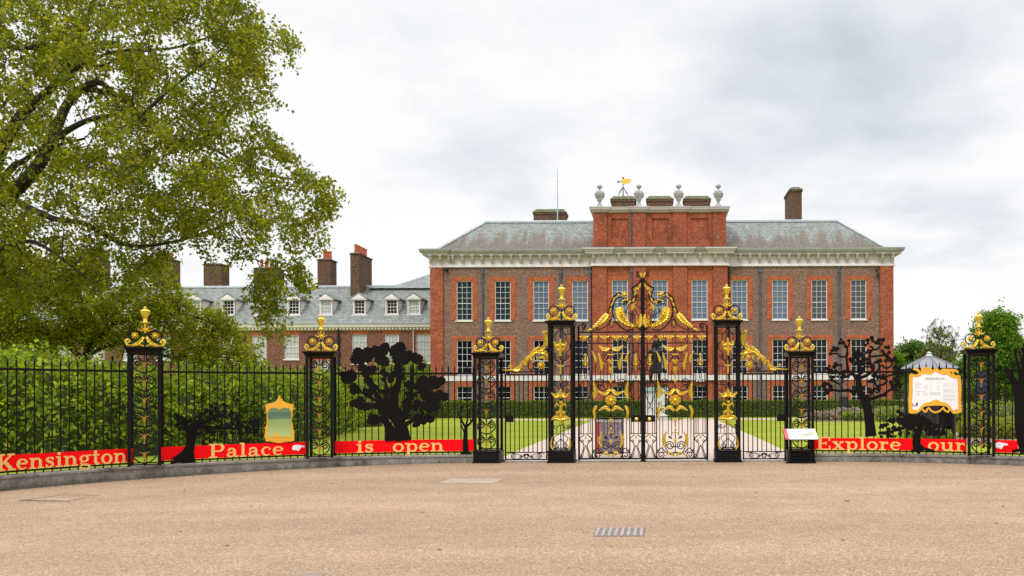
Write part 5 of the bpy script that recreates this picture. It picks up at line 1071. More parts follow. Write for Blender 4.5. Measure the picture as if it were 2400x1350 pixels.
# urns, vane and mast
UP = [(.34, 0), (.34, .10), (.30, .12), (.26, .26), (.16, .38), (.10, .44), (.14, .50), (.22, .62), (.31, .84), (.37, 1.02), (.43, 1.16), (.46, 1.22), (.40, 1.28), (.42, 1.36), (.38, 1.46), (.24, 1.54), (.11, 1.60), (.07, 1.66), (.10, 1.72), (.20, 1.78), (.27, 1.86), (.27, 1.93), (.20, 2.02), (.10, 2.08), (.01, 2.10)]
uz = az1 + .372; u0 = None
for i, p in enumerate((1407, 1499, 1592, 1685)):
    d = AY + .25; lab = ['stone urn on the attic, leftmost of the four', 'stone urn on the attic just right of the weather vane', 'stone urn on the attic, third from the left of four', 'stone urn on the attic, rightmost of the four'][i]
    if u0 is None:
        t = thing('stone_urn', lab, 'urn', (wx(p, d), d, uz), 0, 'stone urns on the attic'); k = (wz(432, d) - uz) / 2.10
        b = MB().lathe([(r * k * .95, z * k) for r, z in UP if z <= 1.66], 0, 0, 20); obj('vase', b, 'urn_stone', t, sm=True); b = MB().lathe([(r * k * .95, z * k) for r, z in UP if z >= 1.66], 0, 0, 16); obj('finial', b, 'urn_stone', t, sm=True)
        g = MB()
        for j in range(8):
            a0, a1 = 2 * PI * j / 8, 2 * PI * (j + 1) / 8; g.tube([((.44 - .05 * s) * .95 * k * math.cos(a0 + (a1 - a0) * q), (.44 - .05 * s) * .95 * k * math.sin(a0 + (a1 - a0) * q), k * (1.20 - .26 * s)) for q in [i_ / 8 for i_ in range(9)] for s in [math.sin(PI * q)]], .045 * k, 6)
            g.lathe([(.002, -.06), (.05 * k, -.03), (.06 * k, .02), (.03 * k, .07), (.002, .08)], .42 * k * math.cos(a0), .42 * k * math.sin(a0), 8, cz=1.22 * k)
        obj('garland', g, 'urn_stone', t, sm=True); u0 = t
    else: t = copy_tree(u0); t.location = (wx(p, d), d, uz); t['label'] = lab
D = 65.2; t = thing('weather_vane', 'gilded pennant weather vane on a thin pole above the attic', 'weather vane', (wx(1462, D), D, wz(462, D)))
X = lambda px: wx(px, D) - wx(1462, D); Zv = lambda py: wz(py, D) - wz(462, D)
m = MB(); m.tube([(0, 0, -.3), (0, 0, Zv(416))], [.05, .025], 6); m.lathe([(.01, -.1), (.09, 0), (.01, .1)], 0, 0, 8, cz=Zv(417)); m.tube([(X(1451), 0, Zv(426)), (0, 0, Zv(425))], .035, 5); m.lathe([(.01, -.1), (.10, 0), (.01, .1)], X(1451), 0, 8, cz=Zv(426))
for s in (-1, 1): m.tube([(s * .36, .3 * s, Zv(456)), (0, 0, Zv(438))], .022, 5); m.tube([(s * .36, -.3 * s, Zv(456)), (0, 0, Zv(438))], .022, 5)
obj('pole', m, 'black_pipe', t); m = MB().prism([(X(a), Zv(b)) for a, b in ((1456, 425), (1461, 420), (1473, 418.5), (1483, 421), (1477, 424), (1482, 427), (1472, 430), (1463, 431.5))][::-1], -.03, .03); obj('pennant', m, 'gold', t)
D = 65.0; m = MB(); z0 = zr - .3; m.tube([(0, 0, 0), (0, 0, wz(440, D) - z0), (0, 0, wz(392, D) - z0)], [.05, .035, .022], 6)
for q in (425, 403): m.lathe([(.025, -.08), (.06, 0), (.025, .08)], 0, 0, 8, cz=wz(q, D) - z0)
tag(obj('mast', m, 'lead', loc=(wx(1308, D), D, z0), local=True), 'thin grey antenna mast beside the wide left chimney on the roof', 'antenna')

# ---------------------------------------------------------------- the long wing on the left
WD = 66.0; wl, wr = wx(-150, WD), -15.9
wing = thing('brick_wing', 'long low brick wing with slate mansard and white dormers left of the palace', 'building', (wx(800, WD), WD, 0)); wloc = ROOTLOC[wing.name]
ez = wz(770, WD)
lw = [(608, 783, 850, 'glass_net'), (683.5, 782, 839, 'glass_net'), (842.5, 781, 850, 'glass_net'), (918.5, 781, 850, 'glass_net'), (993, 780, 856, 'glass_net'), (755, 842, 870, 'glass_net'), (534, 783, 850, 'glass_net'), (460, 783, 850, 'glass_net'), (384, 783, 838, 'glass_net'), (305, 783, 838, 'glass_net'), (228, 790, 842, 'glass_net'), (150, 790, 842, 'glass_net'), (72, 790, 842, 'glass_net'), (-10, 790, 842, 'glass_net')]
hl = []; hww = 17 / 30.3
WK['w'] = (2 * hww, 57 / 30.3, 3, 4, 2, None, True); WK['t'] = (2 * hww, 69 / 30.3, 4, 4, 2, None, True); WK['s'] = (2 * hww, 28 / 30.3, 4, 2, 1, None, True)
for c, a, b, g in lw:
    k = 's' if a > 830 else ('w' if c == 683.5 or c < 400 else 't'); x = wx(c, WD); z1 = wz(a, WD); z0 = z1 - WK[k][1]; hl.append((x - hww, x + hww, z0, z1)); window(wing, wloc, k, x, WD, z0, g)
m = MB(); wall_holes(m, wl, wr, 0, ez + .2, WD, hl); m.box(wl, wr, WD + .3, WD + 8.5, 0, ez); obj('wall', m, 'wing_brick', wing, world=True)
m = MB()
for a, b, c, d in hl: obj('window_arch', MB().box(a - .12, b + .12, WD - .012, WD + .05, d + .002, d + .30), 'dressing', wing, world=True)
zc0, zc1w = wz(772, WD), wz(757, WD)
m = MB(); m.add([(x, WD - o, z) for x in (wl, wr) for o, z in ((0, zc0), (.10, zc0 + .05), (.12, zc0 + .16), (.34, zc0 + .24), (.40, zc1w), (-.3, zc1w + .02))], [(0, 1, 7, 6), (1, 2, 8, 7), (2, 3, 9, 8), (3, 4, 10, 9), (4, 5, 11, 10)])
x = wl
while x < wr: m.box(x, x + .13, WD - .26, WD - .115, zc0 + .07, zc0 + .215); x += .27
obj('dentil_cornice', m, 'white_paint', wing, world=True)
m = MB().box(wl, wr, WD - .46, WD - .20, zc1w + .012, zc1w + .10); obj('gutter', m, 'lead', wing, world=True)
RD, rz = 69.6, wz(671, 69.6); r0 = (WD - .30, zc1w + .06)
m = MB().add([(wl, r0[0], r0[1]), (wr, r0[0], r0[1]), (wr, RD, rz), (wl, RD, rz), (wr, 74, r0[1]), (wl, 74, r0[1])], [(0, 1, 2, 3), (3, 2, 4, 5), (0, 3, 5), (1, 4, 2)]); obj('roof', m, 'wing_slate', wing, world=True)
m = MB().tube([(wl, RD, rz + .04), (wr, RD, rz + .04)], .12, 6); m.box(wx(870, RD), wr, RD - .5, RD + .3, rz - .12, rz + .10); obj('ridge_lead', m, 'lead', wing, world=True)
def roof_y(z): return r0[0] + (z - r0[1]) / (rz - r0[1]) * (RD - r0[0])
dz0 = wz(735, 66.6); dz1 = wz(700, 66.6); dzt = wz(686, 66.6); df = roof_y(dz0) - .05; dw = .50
WK['d'] = (.84, dz1 - dz0 - .04, 3, 4, 2, None, False)
dsrc = None
for c in (152, 228, 305, 381, 458, 536, 612, 689, 765, 843, 919, 971):
    x = wx(c, df)
    if dsrc is None:
        b = MB(); yb = roof_y(dz1) + .4
        b.add([(-dw, 0, 0), (-dw, 0, dz1 - dz0), (-dw, yb - df, dz1 - dz0), (-dw, .1, 0), (dw, 0, 0), (dw, 0, dz1 - dz0), (dw, yb - df, dz1 - dz0), (dw, .1, 0)], [(0, 1, 2, 3), (7, 6, 5, 4)]); b.box(-dw, -dw + .08, -.01, .1, 0, dz1 - dz0); b.box(dw - .08, dw, -.01, .1, 0, dz1 - dz0); b.box(-dw - .08, dw + .08, -.08, .12, -.09, -.001)
        d = obj('dormer', b, 'white_paint', wing); dsrc = d
        g = MB(); h = dz1 - dz0; pk = dzt - dz0; ow = dw + .17
        for s in (-1, 1): g.add([(s * ow, -.18, h + .0), (0, -.18, pk), (0, roof_y(dzt) - df + .4, pk), (s * ow, roof_y(dz1) - df + .5, h + .0), (s * ow, -.18, h + .09), (0, -.18, pk + .09), (0, roof_y(dzt) - df + .4, pk + .09), (s * ow, roof_y(dz1) - df + .5, h + .09)], [(4, 5, 6, 7), (0, 4, 7, 3), (0, 3, 2, 1), (0, 1, 5, 4)])
        obj('dormer_roof', g, 'wing_slate', d); g = MB().prism([(-ow + .02, h - .02), (ow - .02, h - .02), (ow - .02, h + .07), (0, pk + .06), (-ow + .02, h + .07)], -.15, -.03); g.prism([(-ow + .1, h + .05), (ow - .1, h + .05), (0, pk + .0)], -.165, -.151); obj('pediment', g, 'white_paint', d)
        window(d, (0, 0, 0), 'd', 0, .0, .02, 'glass_net')
    else: d = copy_tree(dsrc, wing)
    d.location = (x - wloc[0], df - wloc[1], dz0)
    if c in (843, 919, 689, 536):
        for w in d.children:
            if w.name.startswith('window'):
                for g in w.children:
                    if ('d', 'glass_dark') not in SRC: q = glass_mesh(*WK['d'][:2]).mesh('glass'); q.materials.append(M['glass_dark']); SRC[('d', 'glass_dark')] = q
                    g.data = SRC[('d', 'glass_dark')]
pot = MB().lathe([(.13, 0), (.12, .1), (.10, .5), (.125, .55), (.12, .62), (.09, .62)], 0, 0, 10); psrc = None
for a, b, t_, D, dep, pots in ((745, 776, 602, 70.3, 1.3, (755, 762, 768)), (822, 843, 588, 67.9, 3.0, ()), (596, 651, 622, 70.3, 1.3, (606, 618, 630, 641)), (478, 520, 612, 70.3, 1.3, ()), (360, 403, 600, 70.3, 1.3, (370, 382, 393)), (190, 236, 600, 70.3, 1.3, (200, 212)), (60, 100, 600, 70.3, 1.3, (70, 82))):
    c = chim(wing, a, b, t_, 690, D, dep, .12); zt = wz(t_, D)
    lst = [(wx(p, D), D + dep / 2, zt - .12) for p in pots]
    if a == 822: lst = [(wx(a, D) + .35, D + .3 + .55 * i, zt - .12) for i in range(5)]
    for p in lst:
        o = obj('chimney_pot', pot, 'pot', None) if psrc is None else inst(psrc, None); psrc = psrc or o; o.parent = c; o.location = (p[0] - wloc[0], p[1] - wloc[1], p[2] - wloc[2]); 
        o.scale = (1.15, 1.15, 1.25 if a in (745, 822, 596) else 1)
for p, y0, y1, k in ((794, 764, 856, 'black_pipe'), (970, 764, 850, 'white_paint'), (404, 764, 850, 'black_pipe')):
    m = MB().tube([(wx(p, WD), WD - .1, wz(y1, WD) if p != 794 else .5), (wx(p, WD), WD - .1, wz(y0, WD))], .09 if k != 'white_paint' else .03, 8)
    if p == 794:
        for q in (795, 830, 850): m.box(wx(p, WD) - .14, wx(p, WD) + .14, WD - .2, WD - .03, wz(q, WD), wz(q, WD) + .16)
    obj('drainpipe', m, k, wing, world=True)
# hipped range rising behind, at the corner of the palace
D = 76.0; t = thing('rear_range', 'grey hipped roof and brick range glimpsed behind the left corner of the palace', 'building', (wx(1010, D), D, 0)); x0, x1 = wx(930, D), -13.0
obj('wall', MB().box(x0, x1, D, D + 8, 0, wz(674, D)), 'wing_brick', t, world=True); m = MB().add([(x0 - .3, D - .3, wz(672, D)), (x1, D - .3, wz(672, D)), (x1, D + 8, wz(672, D)), (x0 - .3, D + 8, wz(672, D)), (x0 + 4.0, D + 4, wz(625, D + 4)), (x1, D + 4, wz(625, D + 4))], [(0, 1, 5, 4), (1, 2, 5), (2, 3, 4, 5), (3, 0, 4)]); obj('roof', m, 'wing_slate', t, world=True)
m = MB().tube([(x0 - .3, D - .3, wz(672, D)), (x0 + 4.0, D + 4, wz(625, D + 4))], .12, 6); obj('ridge_lead', m, 'lead', t, world=True)
# ---------------------------------------------------------------- bronze statue on its pedestal
SD = 49.0; s_ = SD / FPX; stx = (1535 - PPX) * s_; pz = EYE + (HOR - 908) * s_
t = thing('pedestal', 'pale stone pedestal with green rim seen through the main gate', 'pedestal', (stx, SD, 0))
m = MB().box(-.72, .72, -.72, .72, 0, .30); m.frus(-.66, .66, -.66, .66, .30, .38, -.08); m.box(-.56, .56, -.56, .56, .38, pz - .32); obj('shaft', m, 'pedestal', t)
m = MB().frus(-.57, .57, -.57, .57, pz - .32, pz - .2, .12); m.box(-.70, .70, -.70, .70, pz - .2, pz - .08); m.box(-.62, .62, -.62, .62, pz - .08, pz); obj('rim', m, 'copper_green', t)
def skin_body(name, pts, edges, radii, mt, loc, root=0, lv=2):
    me = bpy.data.meshes.new(name); me.from_pydata(pts, edges, []); me.update()
    o = link(bpy.data.objects.new(name, me)); o.location = loc
    sk_ = o.modifiers.new('skin', 'SKIN'); sk_.use_smooth_shade = True; sub = o.modifiers.new('sub', 'SUBSURF'); sub.levels = sub.render_levels = lv
    if not me.skin_vertices: me.attributes.new if False else None
    for i, r in enumerate(radii):
        v = me.skin_vertices[0].data[i]; v.radius = (r, r * .9) if not isinstance(r, tuple) else r; v.use_root = (i == root)
    me.materials.append(M[mt]); return o
H = 2.62
pt = [(0, 0, .52), (0, 0, .62), (0, .01, .74), (0, 0, .83), (0, 0, .865), (0, -.005, .93),                     # pelvis, waist, chest, neck base, neck, head
      (.055, 0, .50), (.075, -.015, .29), (.085, .01, .05), (.10, -.055, .015),                             # viewer's right leg
      (-.055, 0, .50), (-.095, -.03, .29), (-.13, .0, .05), (-.155, -.06, .015),
      (.115, 0, .80), (.185, .01, .68), (.13, -.05, .58),                                                  # arm with hand on hip
      (-.115, 0, .80), (-.20, -.03, .69), (-.29, -.10, .60), (-.315, -.12, .585)]
ed = [(0, 1), (1, 2), (2, 3), (3, 4), (4, 5), (0, 6), (6, 7), (7, 8), (8, 9), (0, 10), (10, 11), (11, 12), (12, 13), (3, 14), (14, 15), (15, 16), (3, 17), (17, 18), (18, 19), (19, 20)]
rr = [(.085, .07), (.075, .062), (.092, .07), (.06, .05), .036, .050, .062, .044, .030, .022, .062, .044, .030, .022, .045, .036, .026, .045, .036, .026, .020]
P_ = [(x * H, y * H, z * H) for x, y, z in pt]
fig = skin_body('statue', P_, ed, [tuple(q * H for q in r) if isinstance(r, tuple) else r * H for r in rr], 'bronze', (stx + .05, SD, pz))
tag(fig, 'dark bronze statue of a standing man in plumed hat and long coat', 'statue')
def loft(m, rings, n=18):
    V = []
    for z, rx, ry, cx_, cy_, w in rings:
        for k in range(n): a = 2 * PI * k / n; f = 1 + w * math.cos(6 * a); V.append((cx_ + rx * f * math.cos(a), cy_ + ry * f * math.sin(a), z))
    q = len(rings); return m.add(V, [(i * n + k, i * n + (k + 1) % n, (i + 1) * n + (k + 1) % n, (i + 1) * n + k) for i in range(q - 1) for k in range(n)] + [tuple(range(n - 1, -1, -1)), tuple((q - 1) * n + k for k in range(n))])
m = loft(MB(), [(H * a, H * b, H * c, H * .004, H * d, w) for a, b, c, d, w in ((.345, .135, .11, .01, .10), (.40, .135, .11, .01, .08), (.50, .120, .095, 0, .05), (.60, .105, .085, 0, .03), (.68, .115, .09, 0, .02), (.76, .135, .095, 0, .02), (.82, .115, .08, 0, 0), (.845, .05, .05, 0, 0))]); obj('coat', m, 'bronze', fig, sm=True)
m = loft(MB(), [(H * a, H * b, H * c, 0, 0, w) for a, b, c, w in ((.955, .05, .05, 0), (.962, .13, .10, .05), (.975, .14, .105, .05), (.978, .06, .06, 0), (1.02, .055, .055, 0), (1.03, .03, .03, 0))]); m.leaf([(x * H, z * H) for x, z in ((.05, .99), (.10, 1.03), (.15, 1.0))], .08 * H, 4, 0, .04); obj('hat', m, 'bronze', fig, sm=True)
m = MB()
for s in (-1, 1): m.tube([(s * .045 * H, .01 * H, .955 * H), (s * .06 * H, .01 * H, .90 * H), (s * .065 * H, -.01 * H, .84 * H), (s * .05 * H, -.03 * H, .80 * H)], [.03 * H, .034 * H, .032 * H, .016 * H], 8)
m.lathe([(.002, -.02 * H), (.012 * H, -.012 * H), (.010 * H, .0), (.002, .01 * H)], 0, -.055 * H, 6, cz=.925 * H); obj('wig', m, 'bronze', fig, sm=True)
m = MB()
for dx in (-.012, -.004, .004, .012): m.tube([(-.315 * H + dx * H, -.12 * H, .588 * H), (-.325 * H + dx * H, -.14 * H, .565 * H), (-.318 * H + dx * H, -.135 * H, .548 * H)], [.010 * H, .009 * H, .006 * H], 6)
m.tube([(-.305 * H, -.125 * H, .59 * H), (-.30 * H, -.145 * H, .57 * H)], [.011 * H, .007 * H], 6); obj('hand', m, 'bronze', fig, sm=True)
tag(obj('cane', MB().tube([(stx + .05 - .32 * H, SD - .135 * H, pz + .60 * H), (stx + .05 - .24 * H, SD - .10 * H, pz + .01)], [.035, .022], 8), 'bronze', loc=(0, 0, 0)), 'thin bronze cane held out in the right hand of the statue', 'cane')

# ---------------------------------------------------------------- poster board standing on the path behind the gate
D = 21.2; k = D / FPX; bx = (1427 - PPX) * k
t = thing('poster_board', 'black framed poster board with a pink edge standing behind the main gate', 'poster board', (bx, D, 0))
z1 = EYE + (HOR - 979) * k; m = MB(); hw_ = .345
for x in (-hw_, hw_ - .03): m.box(x, x + .03, -.02, .02, .03, z1)
m.box(-hw_ + .03, hw_ - .03, -.02, .02, z1 - .03, z1); m.box(-hw_ + .03, hw_ - .03, -.02, .02, .08, .11); obj('frame', m, 'black_iron', t)
obj('poster', MB().box(-hw_ + .11, hw_ - .03, -.008, .008, .11, z1 - .10), 'poster', t); obj('pink_strip', MB().box(-hw_ + .03, -hw_ + .109, -.009, .008, .11, z1 - .10), 'plaque_red', t); obj('top_strip', MB().box(-hw_ + .03, hw_ - .03, -.007, .008, z1 - .099, z1 - .03), 'plaque_white', t)
obj('stand', MB().box(-hw_, -hw_ + .05, -.18, .18, 0, .03).box(hw_ - .05, hw_, -.18, .18, 0, .03), 'black_iron', t)

# ---------------------------------------------------------------- foliage
def leaf_cloud(name, C, size, m, parent=None, loc=(0, 0, 0), up=0.35, aspect=0.62):
    """many small folded leaf blades, one island each"""
    C = np.asarray(C, float); n = len(C)
    a = rng.normal(size=(n, 3)); a[:, 2] -= 0.25; a /= np.linalg.norm(a, axis=1)[:, None]
    nr = rng.normal(size=(n, 3)); nr[:, 2] = np.abs(nr[:, 2]) + up; b = np.cross(nr, a); b /= np.linalg.norm(b, axis=1)[:, None] + 1e-9
    c = np.cross(a, b); s = (size * rng.uniform(.6, 1.35, n))[:, None]
    V = np.empty((n, 4, 3)); V[:, 0] = C - a * s * .5; V[:, 2] = C + a * s * .5; V[:, 1] = C - b * s * aspect * .5 + c * s * .10 - a * s * .06; V[:, 3] = C + b * s * aspect * .5 + c * s * .10 - a * s * .06
    V -= np.asarray(loc if parent is None else ROOTLOC.get(parent.name, (0, 0, 0)))
    me = bpy.data.meshes.new(name); me.vertices.add(4 * n); me.vertices.foreach_set('co', V.ravel()); me.loops.add(4 * n); me.loops.foreach_set('vertex_index', np.arange(4 * n, dtype=np.int32))
    me.polygons.add(n); me.polygons.foreach_set('loop_start', np.arange(0, 4 * n, 4, dtype=np.int32)); me.polygons.foreach_set('loop_total', np.full(n, 4, dtype=np.int32)); me.update(calc_edges=True); me.validate()
    me.materials.append(M[m]); o = link(bpy.data.objects.new(name, me), parent)
    if parent is None: o.location = loc
    return o
def pip(poly, x, y):
    poly = np.asarray(poly, float); ins = np.zeros(len(x), bool); n = len(poly); j = n - 1
    for i in range(n):
        xi, yi, xj, yj = *poly[i], *poly[j]
        ins ^= ((yi > y) != (yj > y)) & (x < (xj - xi) * (y - yi) / (yj - yi + 1e-12) + xi); j = i
    return ins
def edge_dist(poly, x, y):
    poly = np.asarray(poly, float); d = np.full(len(x), 1e9)
    for i in range(len(poly)):
        p, q = poly[i], poly[(i + 1) % len(poly)]; v = q - p; L = v.dot(v) + 1e-9
        t_ = np.clip(((x - p[0]) * v[0] + (y - p[1]) * v[1]) / L, 0, 1); d = np.minimum(d, np.hypot(x - p[0] - t_ * v[0], y - p[1] - t_ * v[1]))
    return d
def crown_points(poly, n, D, half, holes=(), pw=.5, edge_keep=.5, margin=0, clump=False):
    """twig ends inside a crown; its outline is given from the front, its depth swells with the distance from the outline"""
    poly = np.asarray(poly, float); lo, hi = poly.min(0), poly.max(0); out = []
    while len(out) < n:
        x = rng.uniform(lo[0], hi[0], 4000); y = rng.uniform(lo[1], hi[1], 4000); ok = pip(poly, x, y); x, y = x[ok], y[ok]; d = edge_dist(poly, x, y)
        keep = np.minimum(1, edge_keep + d / 90)
        keep = keep * (.36 + .64 * np.clip(.5 + .75 * np.sin(x / 31 + 1.7 * np.sin(y / 53)) * np.sin(y / 36 + 1.4 * np.sin(x / 47)), 0, 1)) if clump else keep
        for hx, hy, hr, hk in holes: keep *= 1 - hk * np.exp(-((x - hx) ** 2 + (y - hy) ** 2) / (hr * hr))
        k = (rng.random(len(x)) < keep) & (d > margin); x, y, d = x[k], y[k], d[k]
        th = half * np.minimum(1, (d / 260)) ** pw; dep = D + th * rng.uniform(-1, 1, len(x))
        for a, b, c in zip(x, y, dep): out.append(at(a, b, c))
    return np.array(out[:n])
def grow(limbs, C, step=.45, droop=.12):
    """join every twig end to the nearest wood; returns tubes as (points, radii)"""
    wood = []; tubes = []
    for pts, r0, r1 in limbs:
        P = np.array(catmull(pts, 8)); tubes.append((P, np.linspace(r0, r1, len(P)))); wood += list(P)
    wood = np.array(wood); d0 = np.array([np.min(np.sum((wood - c) ** 2, 1)) for c in C]); buf = np.empty((len(wood) + 12 * len(C), 3)); buf[:len(wood)] = wood; nb_ = len(wood)
    for i in np.argsort(d0):
        c = C[i]; W_ = buf[:nb_]; q = W_[np.argmin(np.sum((W_ - c) ** 2, 1) + 0.0)]; L = np.linalg.norm(c - q)
        if L < .15: continue
        n = int(min(8, max(2, L / step))); tt = np.linspace(0, 1, n + 1)[:, None]; P = q + (c - q) * tt; P[:, 2] += droop * L * np.sin(PI * tt[:, 0]); P[1:-1] += rng.normal(0, .04 * L, (n - 1, 3))
        r0 = min(.055, .008 + .013 * L); tubes.append((P, np.linspace(r0, .006, n + 1))); buf[nb_:nb_ + n] = P[1:]; nb_ += n
    return tubes
def wood_mesh(tubes):
    m = MB()
    for P, r in tubes: m.tube(P, list(r), 7 if r[0] > .08 else 4)
    return m
def spray(C, per, rad, flat=.7, hang=.0):
    """leaves set along short drooping twigs round every twig end"""
    C = np.asarray(C); nt_ = max(2, int(round(per / 8))); n = len(C) * nt_; S = np.repeat(C, nt_, 0) + rng.normal(0, rad * .45, (n, 3)) * (1, 1, flat)
    d = rng.normal(0, 1, (n, 3)); d[:, 2] = d[:, 2] * flat - .35 - hang * 3; d /= np.linalg.norm(d, axis=1)[:, None]; L = rad * rng.uniform(.9, 2.3, n)
    k = rng.poisson(8, n); i = np.repeat(np.arange(n), k); t_ = rng.random(len(i))[:, None]; P = S[i] + d[i] * L[i][:, None] * t_; P[:, 2] -= (t_[:, 0] ** 2) * L[i] * .25
    return P + rng.normal(0, .05 + rad * .12, P.shape)
def tree(name, label, base, limbs, C, lm, size, per, rad, group=None, bark='bark', hang=.0, cat='tree', flat=.7):
    t = thing(name, label, cat, base, 0, group); obj('trunk', wood_mesh(grow(limbs, C)), bark, t, world=True); leaf_cloud('crown', spray(C, per, rad, flat, hang), size, lm, t); return t
# the big plane tree overhanging from the left
PD = 27.0
A = lambda px, py, d=PD: at(px, py, d)
outl = [(-300, -220), (540, -220), (575, -30), (606, 20), (640, 42), (662, 62), (664, 100), (676, 118), (640, 132), (622, 165), (628, 230), (640, 290), (660, 350), (688, 372), (716, 366), (756, 400), (794, 438), (764, 470), (762, 520), (736, 560), (738, 610), (700, 630), (690, 690), (652, 700), (646, 760), (606, 736), (574, 690), (560, 640), (520, 612), (470, 640), (430, 600), (390, 640), (300, 690), (-60, 720), (-300, 720)]
holes = [(160, 235, 60, .9), (215, 262, 46, .85), (40, 250, 45, .6), (45, 415, 50, .8), (180, 430, 42, .6), (180, 295, 40, .85), (90, 345, 45, .7), (410, 85, 45, .55), (440, 55, 30, .55), (255, 130, 30, .6), (30, 40, 36, .7), (60, 110, 40, .5), (150, 600, 42, .6), (120, 640, 40, .6), (470, 600, 70, .98), (540, 640, 46, .97), (420, 650, 55, .9), (520, 565, 40, .85), (600, 655, 40, .9), (590, 610, 30, .7), (560, 590, 30, .6), (690, 560, 24, .7), (730, 500, 20, .6), (670, 400, 22, .5), (630, 420, 20, .4), (650, 470, 26, .55), (560, 290, 26, .55), (600, 200, 34, .55), (590, 330, 26, .5), (400, 560, 30, .5), (380, 420, 26, .4), (480, 450, 26, .5), (700, 600, 26, .5), (640, 590, 26, .6), (620, 680, 20, .5), (330, 640, 34, .6), (240, 480, 30, .5), (300, 560, 40, .6), (100, 470, 30, .5), (340, 330, 26, .35), (270, 200, 30, .5)]
C = crown_points(outl, 2600, PD, 5.6, holes, .55, .34, 12, True)
limbs = [([A(-190, 1090), A(-150, 900), A(-120, 700), A(-90, 560, 26.5), A(-60, 480, 26)], 0.409, 0.294), ([A(-60, 480, 26), A(20, 455, 25.6), A(90, 385, 25.4), A(125, 320, 25.5), A(170, 225, 26), A(240, 190, 26), A(290, 265, 26)], 0.238, 0.063), ([A(-60, 500, 26), A(30, 300, 26), A(80, 240, 26.5), A(140, 180, 27), A(200, 60, 28), A(260, -100, 29)], 0.185, 0.056), ([A(125, 325, 25.5), A(190, 285, 25), A(250, 268, 24.5), A(330, 270, 24), A(430, 330, 23.5)], 0.099, 0.028),
         ([A(170, 225, 26), A(210, 205, 26.5), A(300, 235, 27), A(380, 320, 27), A(480, 335, 27), A(600, 400, 27), A(720, 420, 27)], 0.099, 0.021), ([A(20, 455, 25.6), A(120, 505, 25), A(200, 520, 25), A(300, 570, 25.5), A(420, 560, 26), A(540, 520, 26.5)], 0.106, 0.028), ([A(-90, 560, 26.5), A(20, 400, 28), A(60, 370, 28.5), A(100, 345, 29), A(200, 320, 30)], 0.132, 0.042), ([A(0, 100, 26), A(60, 108, 26), A(110, 100, 26), A(150, 112, 26), A(230, 150, 26.5), A(300, 120, 27)], 0.086, 0.028), ([A(140, 180, 27), A(260, 120, 27), A(400, 110, 27), A(470, 90, 27), A(580, 60, 27)], 0.066, 0.014), ([A(330, 270, 25), A(420, 190, 26), A(500, 130, 26.5), A(580, 62, 27)], 0.053, 0.014),
         ([A(420, 560, 26), A(560, 470, 26.5), A(680, 470, 27)], 0.033, 0.010), ([A(540, 520, 26.5), A(600, 600, 26.5), A(640, 720, 26.8)], 0.026, 0.007), ([A(-120, 650), A(-40, 600, 25), A(60, 560, 24.5), A(130, 590, 24), A(220, 660, 24)], 0.092, 0.021)]
# hanging outer twigs
C2 = []
for x0, y0, x1, y1 in ((720, 400, 780, 470), (740, 470, 742, 570), (690, 540, 700, 650), (640, 600, 655, 770), (600, 640, 612, 740), (660, 60, 690, 120), (640, 330, 690, 370), (640, 640, 628, 780), (700, 620, 720, 670), (610, 130, 640, 240), (770, 420, 765, 500)):
    for q in np.linspace(0, 1, 9): C2.append(A(x0 + (x1 - x0) * q + rng.normal(0, 5), y0 + (y1 - y0) * q, 26 + rng.normal(0, .5)))
C = np.vstack([C, np.array(C2)])
tree('plane_tree', 'huge overhanging tree with yellow-green leaves and dark limbs filling the upper left', (A(-190, 1090)[0], PD, 0), limbs, C, 'plane_leaf', .128, 48, .24, hang=.11)
# the lower spreading tree in front of the wing
outl = [(-160, 520), (60, 550), (170, 580), (260, 610), (330, 600), (385, 590), (418, 640), (455, 682), (480, 712), (540, 722), (552, 748), (590, 772), (604, 800), (628, 838), (632, 872), (560, 885), (470, 870), (400, 860), (380, 835), (310, 830), (250, 812), (170, 822), (110, 828), (60, 840), (-60, 850), (-160, 860)]
holes = [(225, 812, 26, .95), (150, 826, 20, .95), (305, 815, 18, .9), (75, 740, 20, .5), (95, 705, 18, .5), (250, 660, 34, .5), (160, 640, 30, .6), (110, 610, 34, .6), (290, 640, 30, .6), (330, 815, 20, .8), (420, 760, 22, .4), (540, 800, 20, .3)]
C = crown_points(outl, 1100, 34.0, 3.0, holes, .6, .6, 10, True); B = lambda px, py, d=34.0: at(px, py, d)
limbs = [([B(200, 1030), B(198, 900), B(205, 820), B(220, 760), B(190, 700), B(180, 620)], .22, .06), ([B(205, 820), B(260, 760), B(330, 740), B(420, 730), B(520, 760)], .12, .03), ([B(215, 770), B(150, 720), B(80, 690), B(0, 660)], .10, .03), ([B(200, 830), B(280, 800), B(380, 830), B(480, 830), B(590, 840)], .09, .02), ([B(200, 840), B(120, 780), B(40, 770), B(-60, 740)], .10, .03), ([B(262, 830), B(275, 860), B(300, 790)], .04, .02)]
tree('spreading_tree', 'low spreading olive green tree in front of the wing, behind the laurel hedge', (B(200, 1030)[0], 34.0, 0), limbs, C, 'low_leaf', .15, 42, .30, hang=.05)
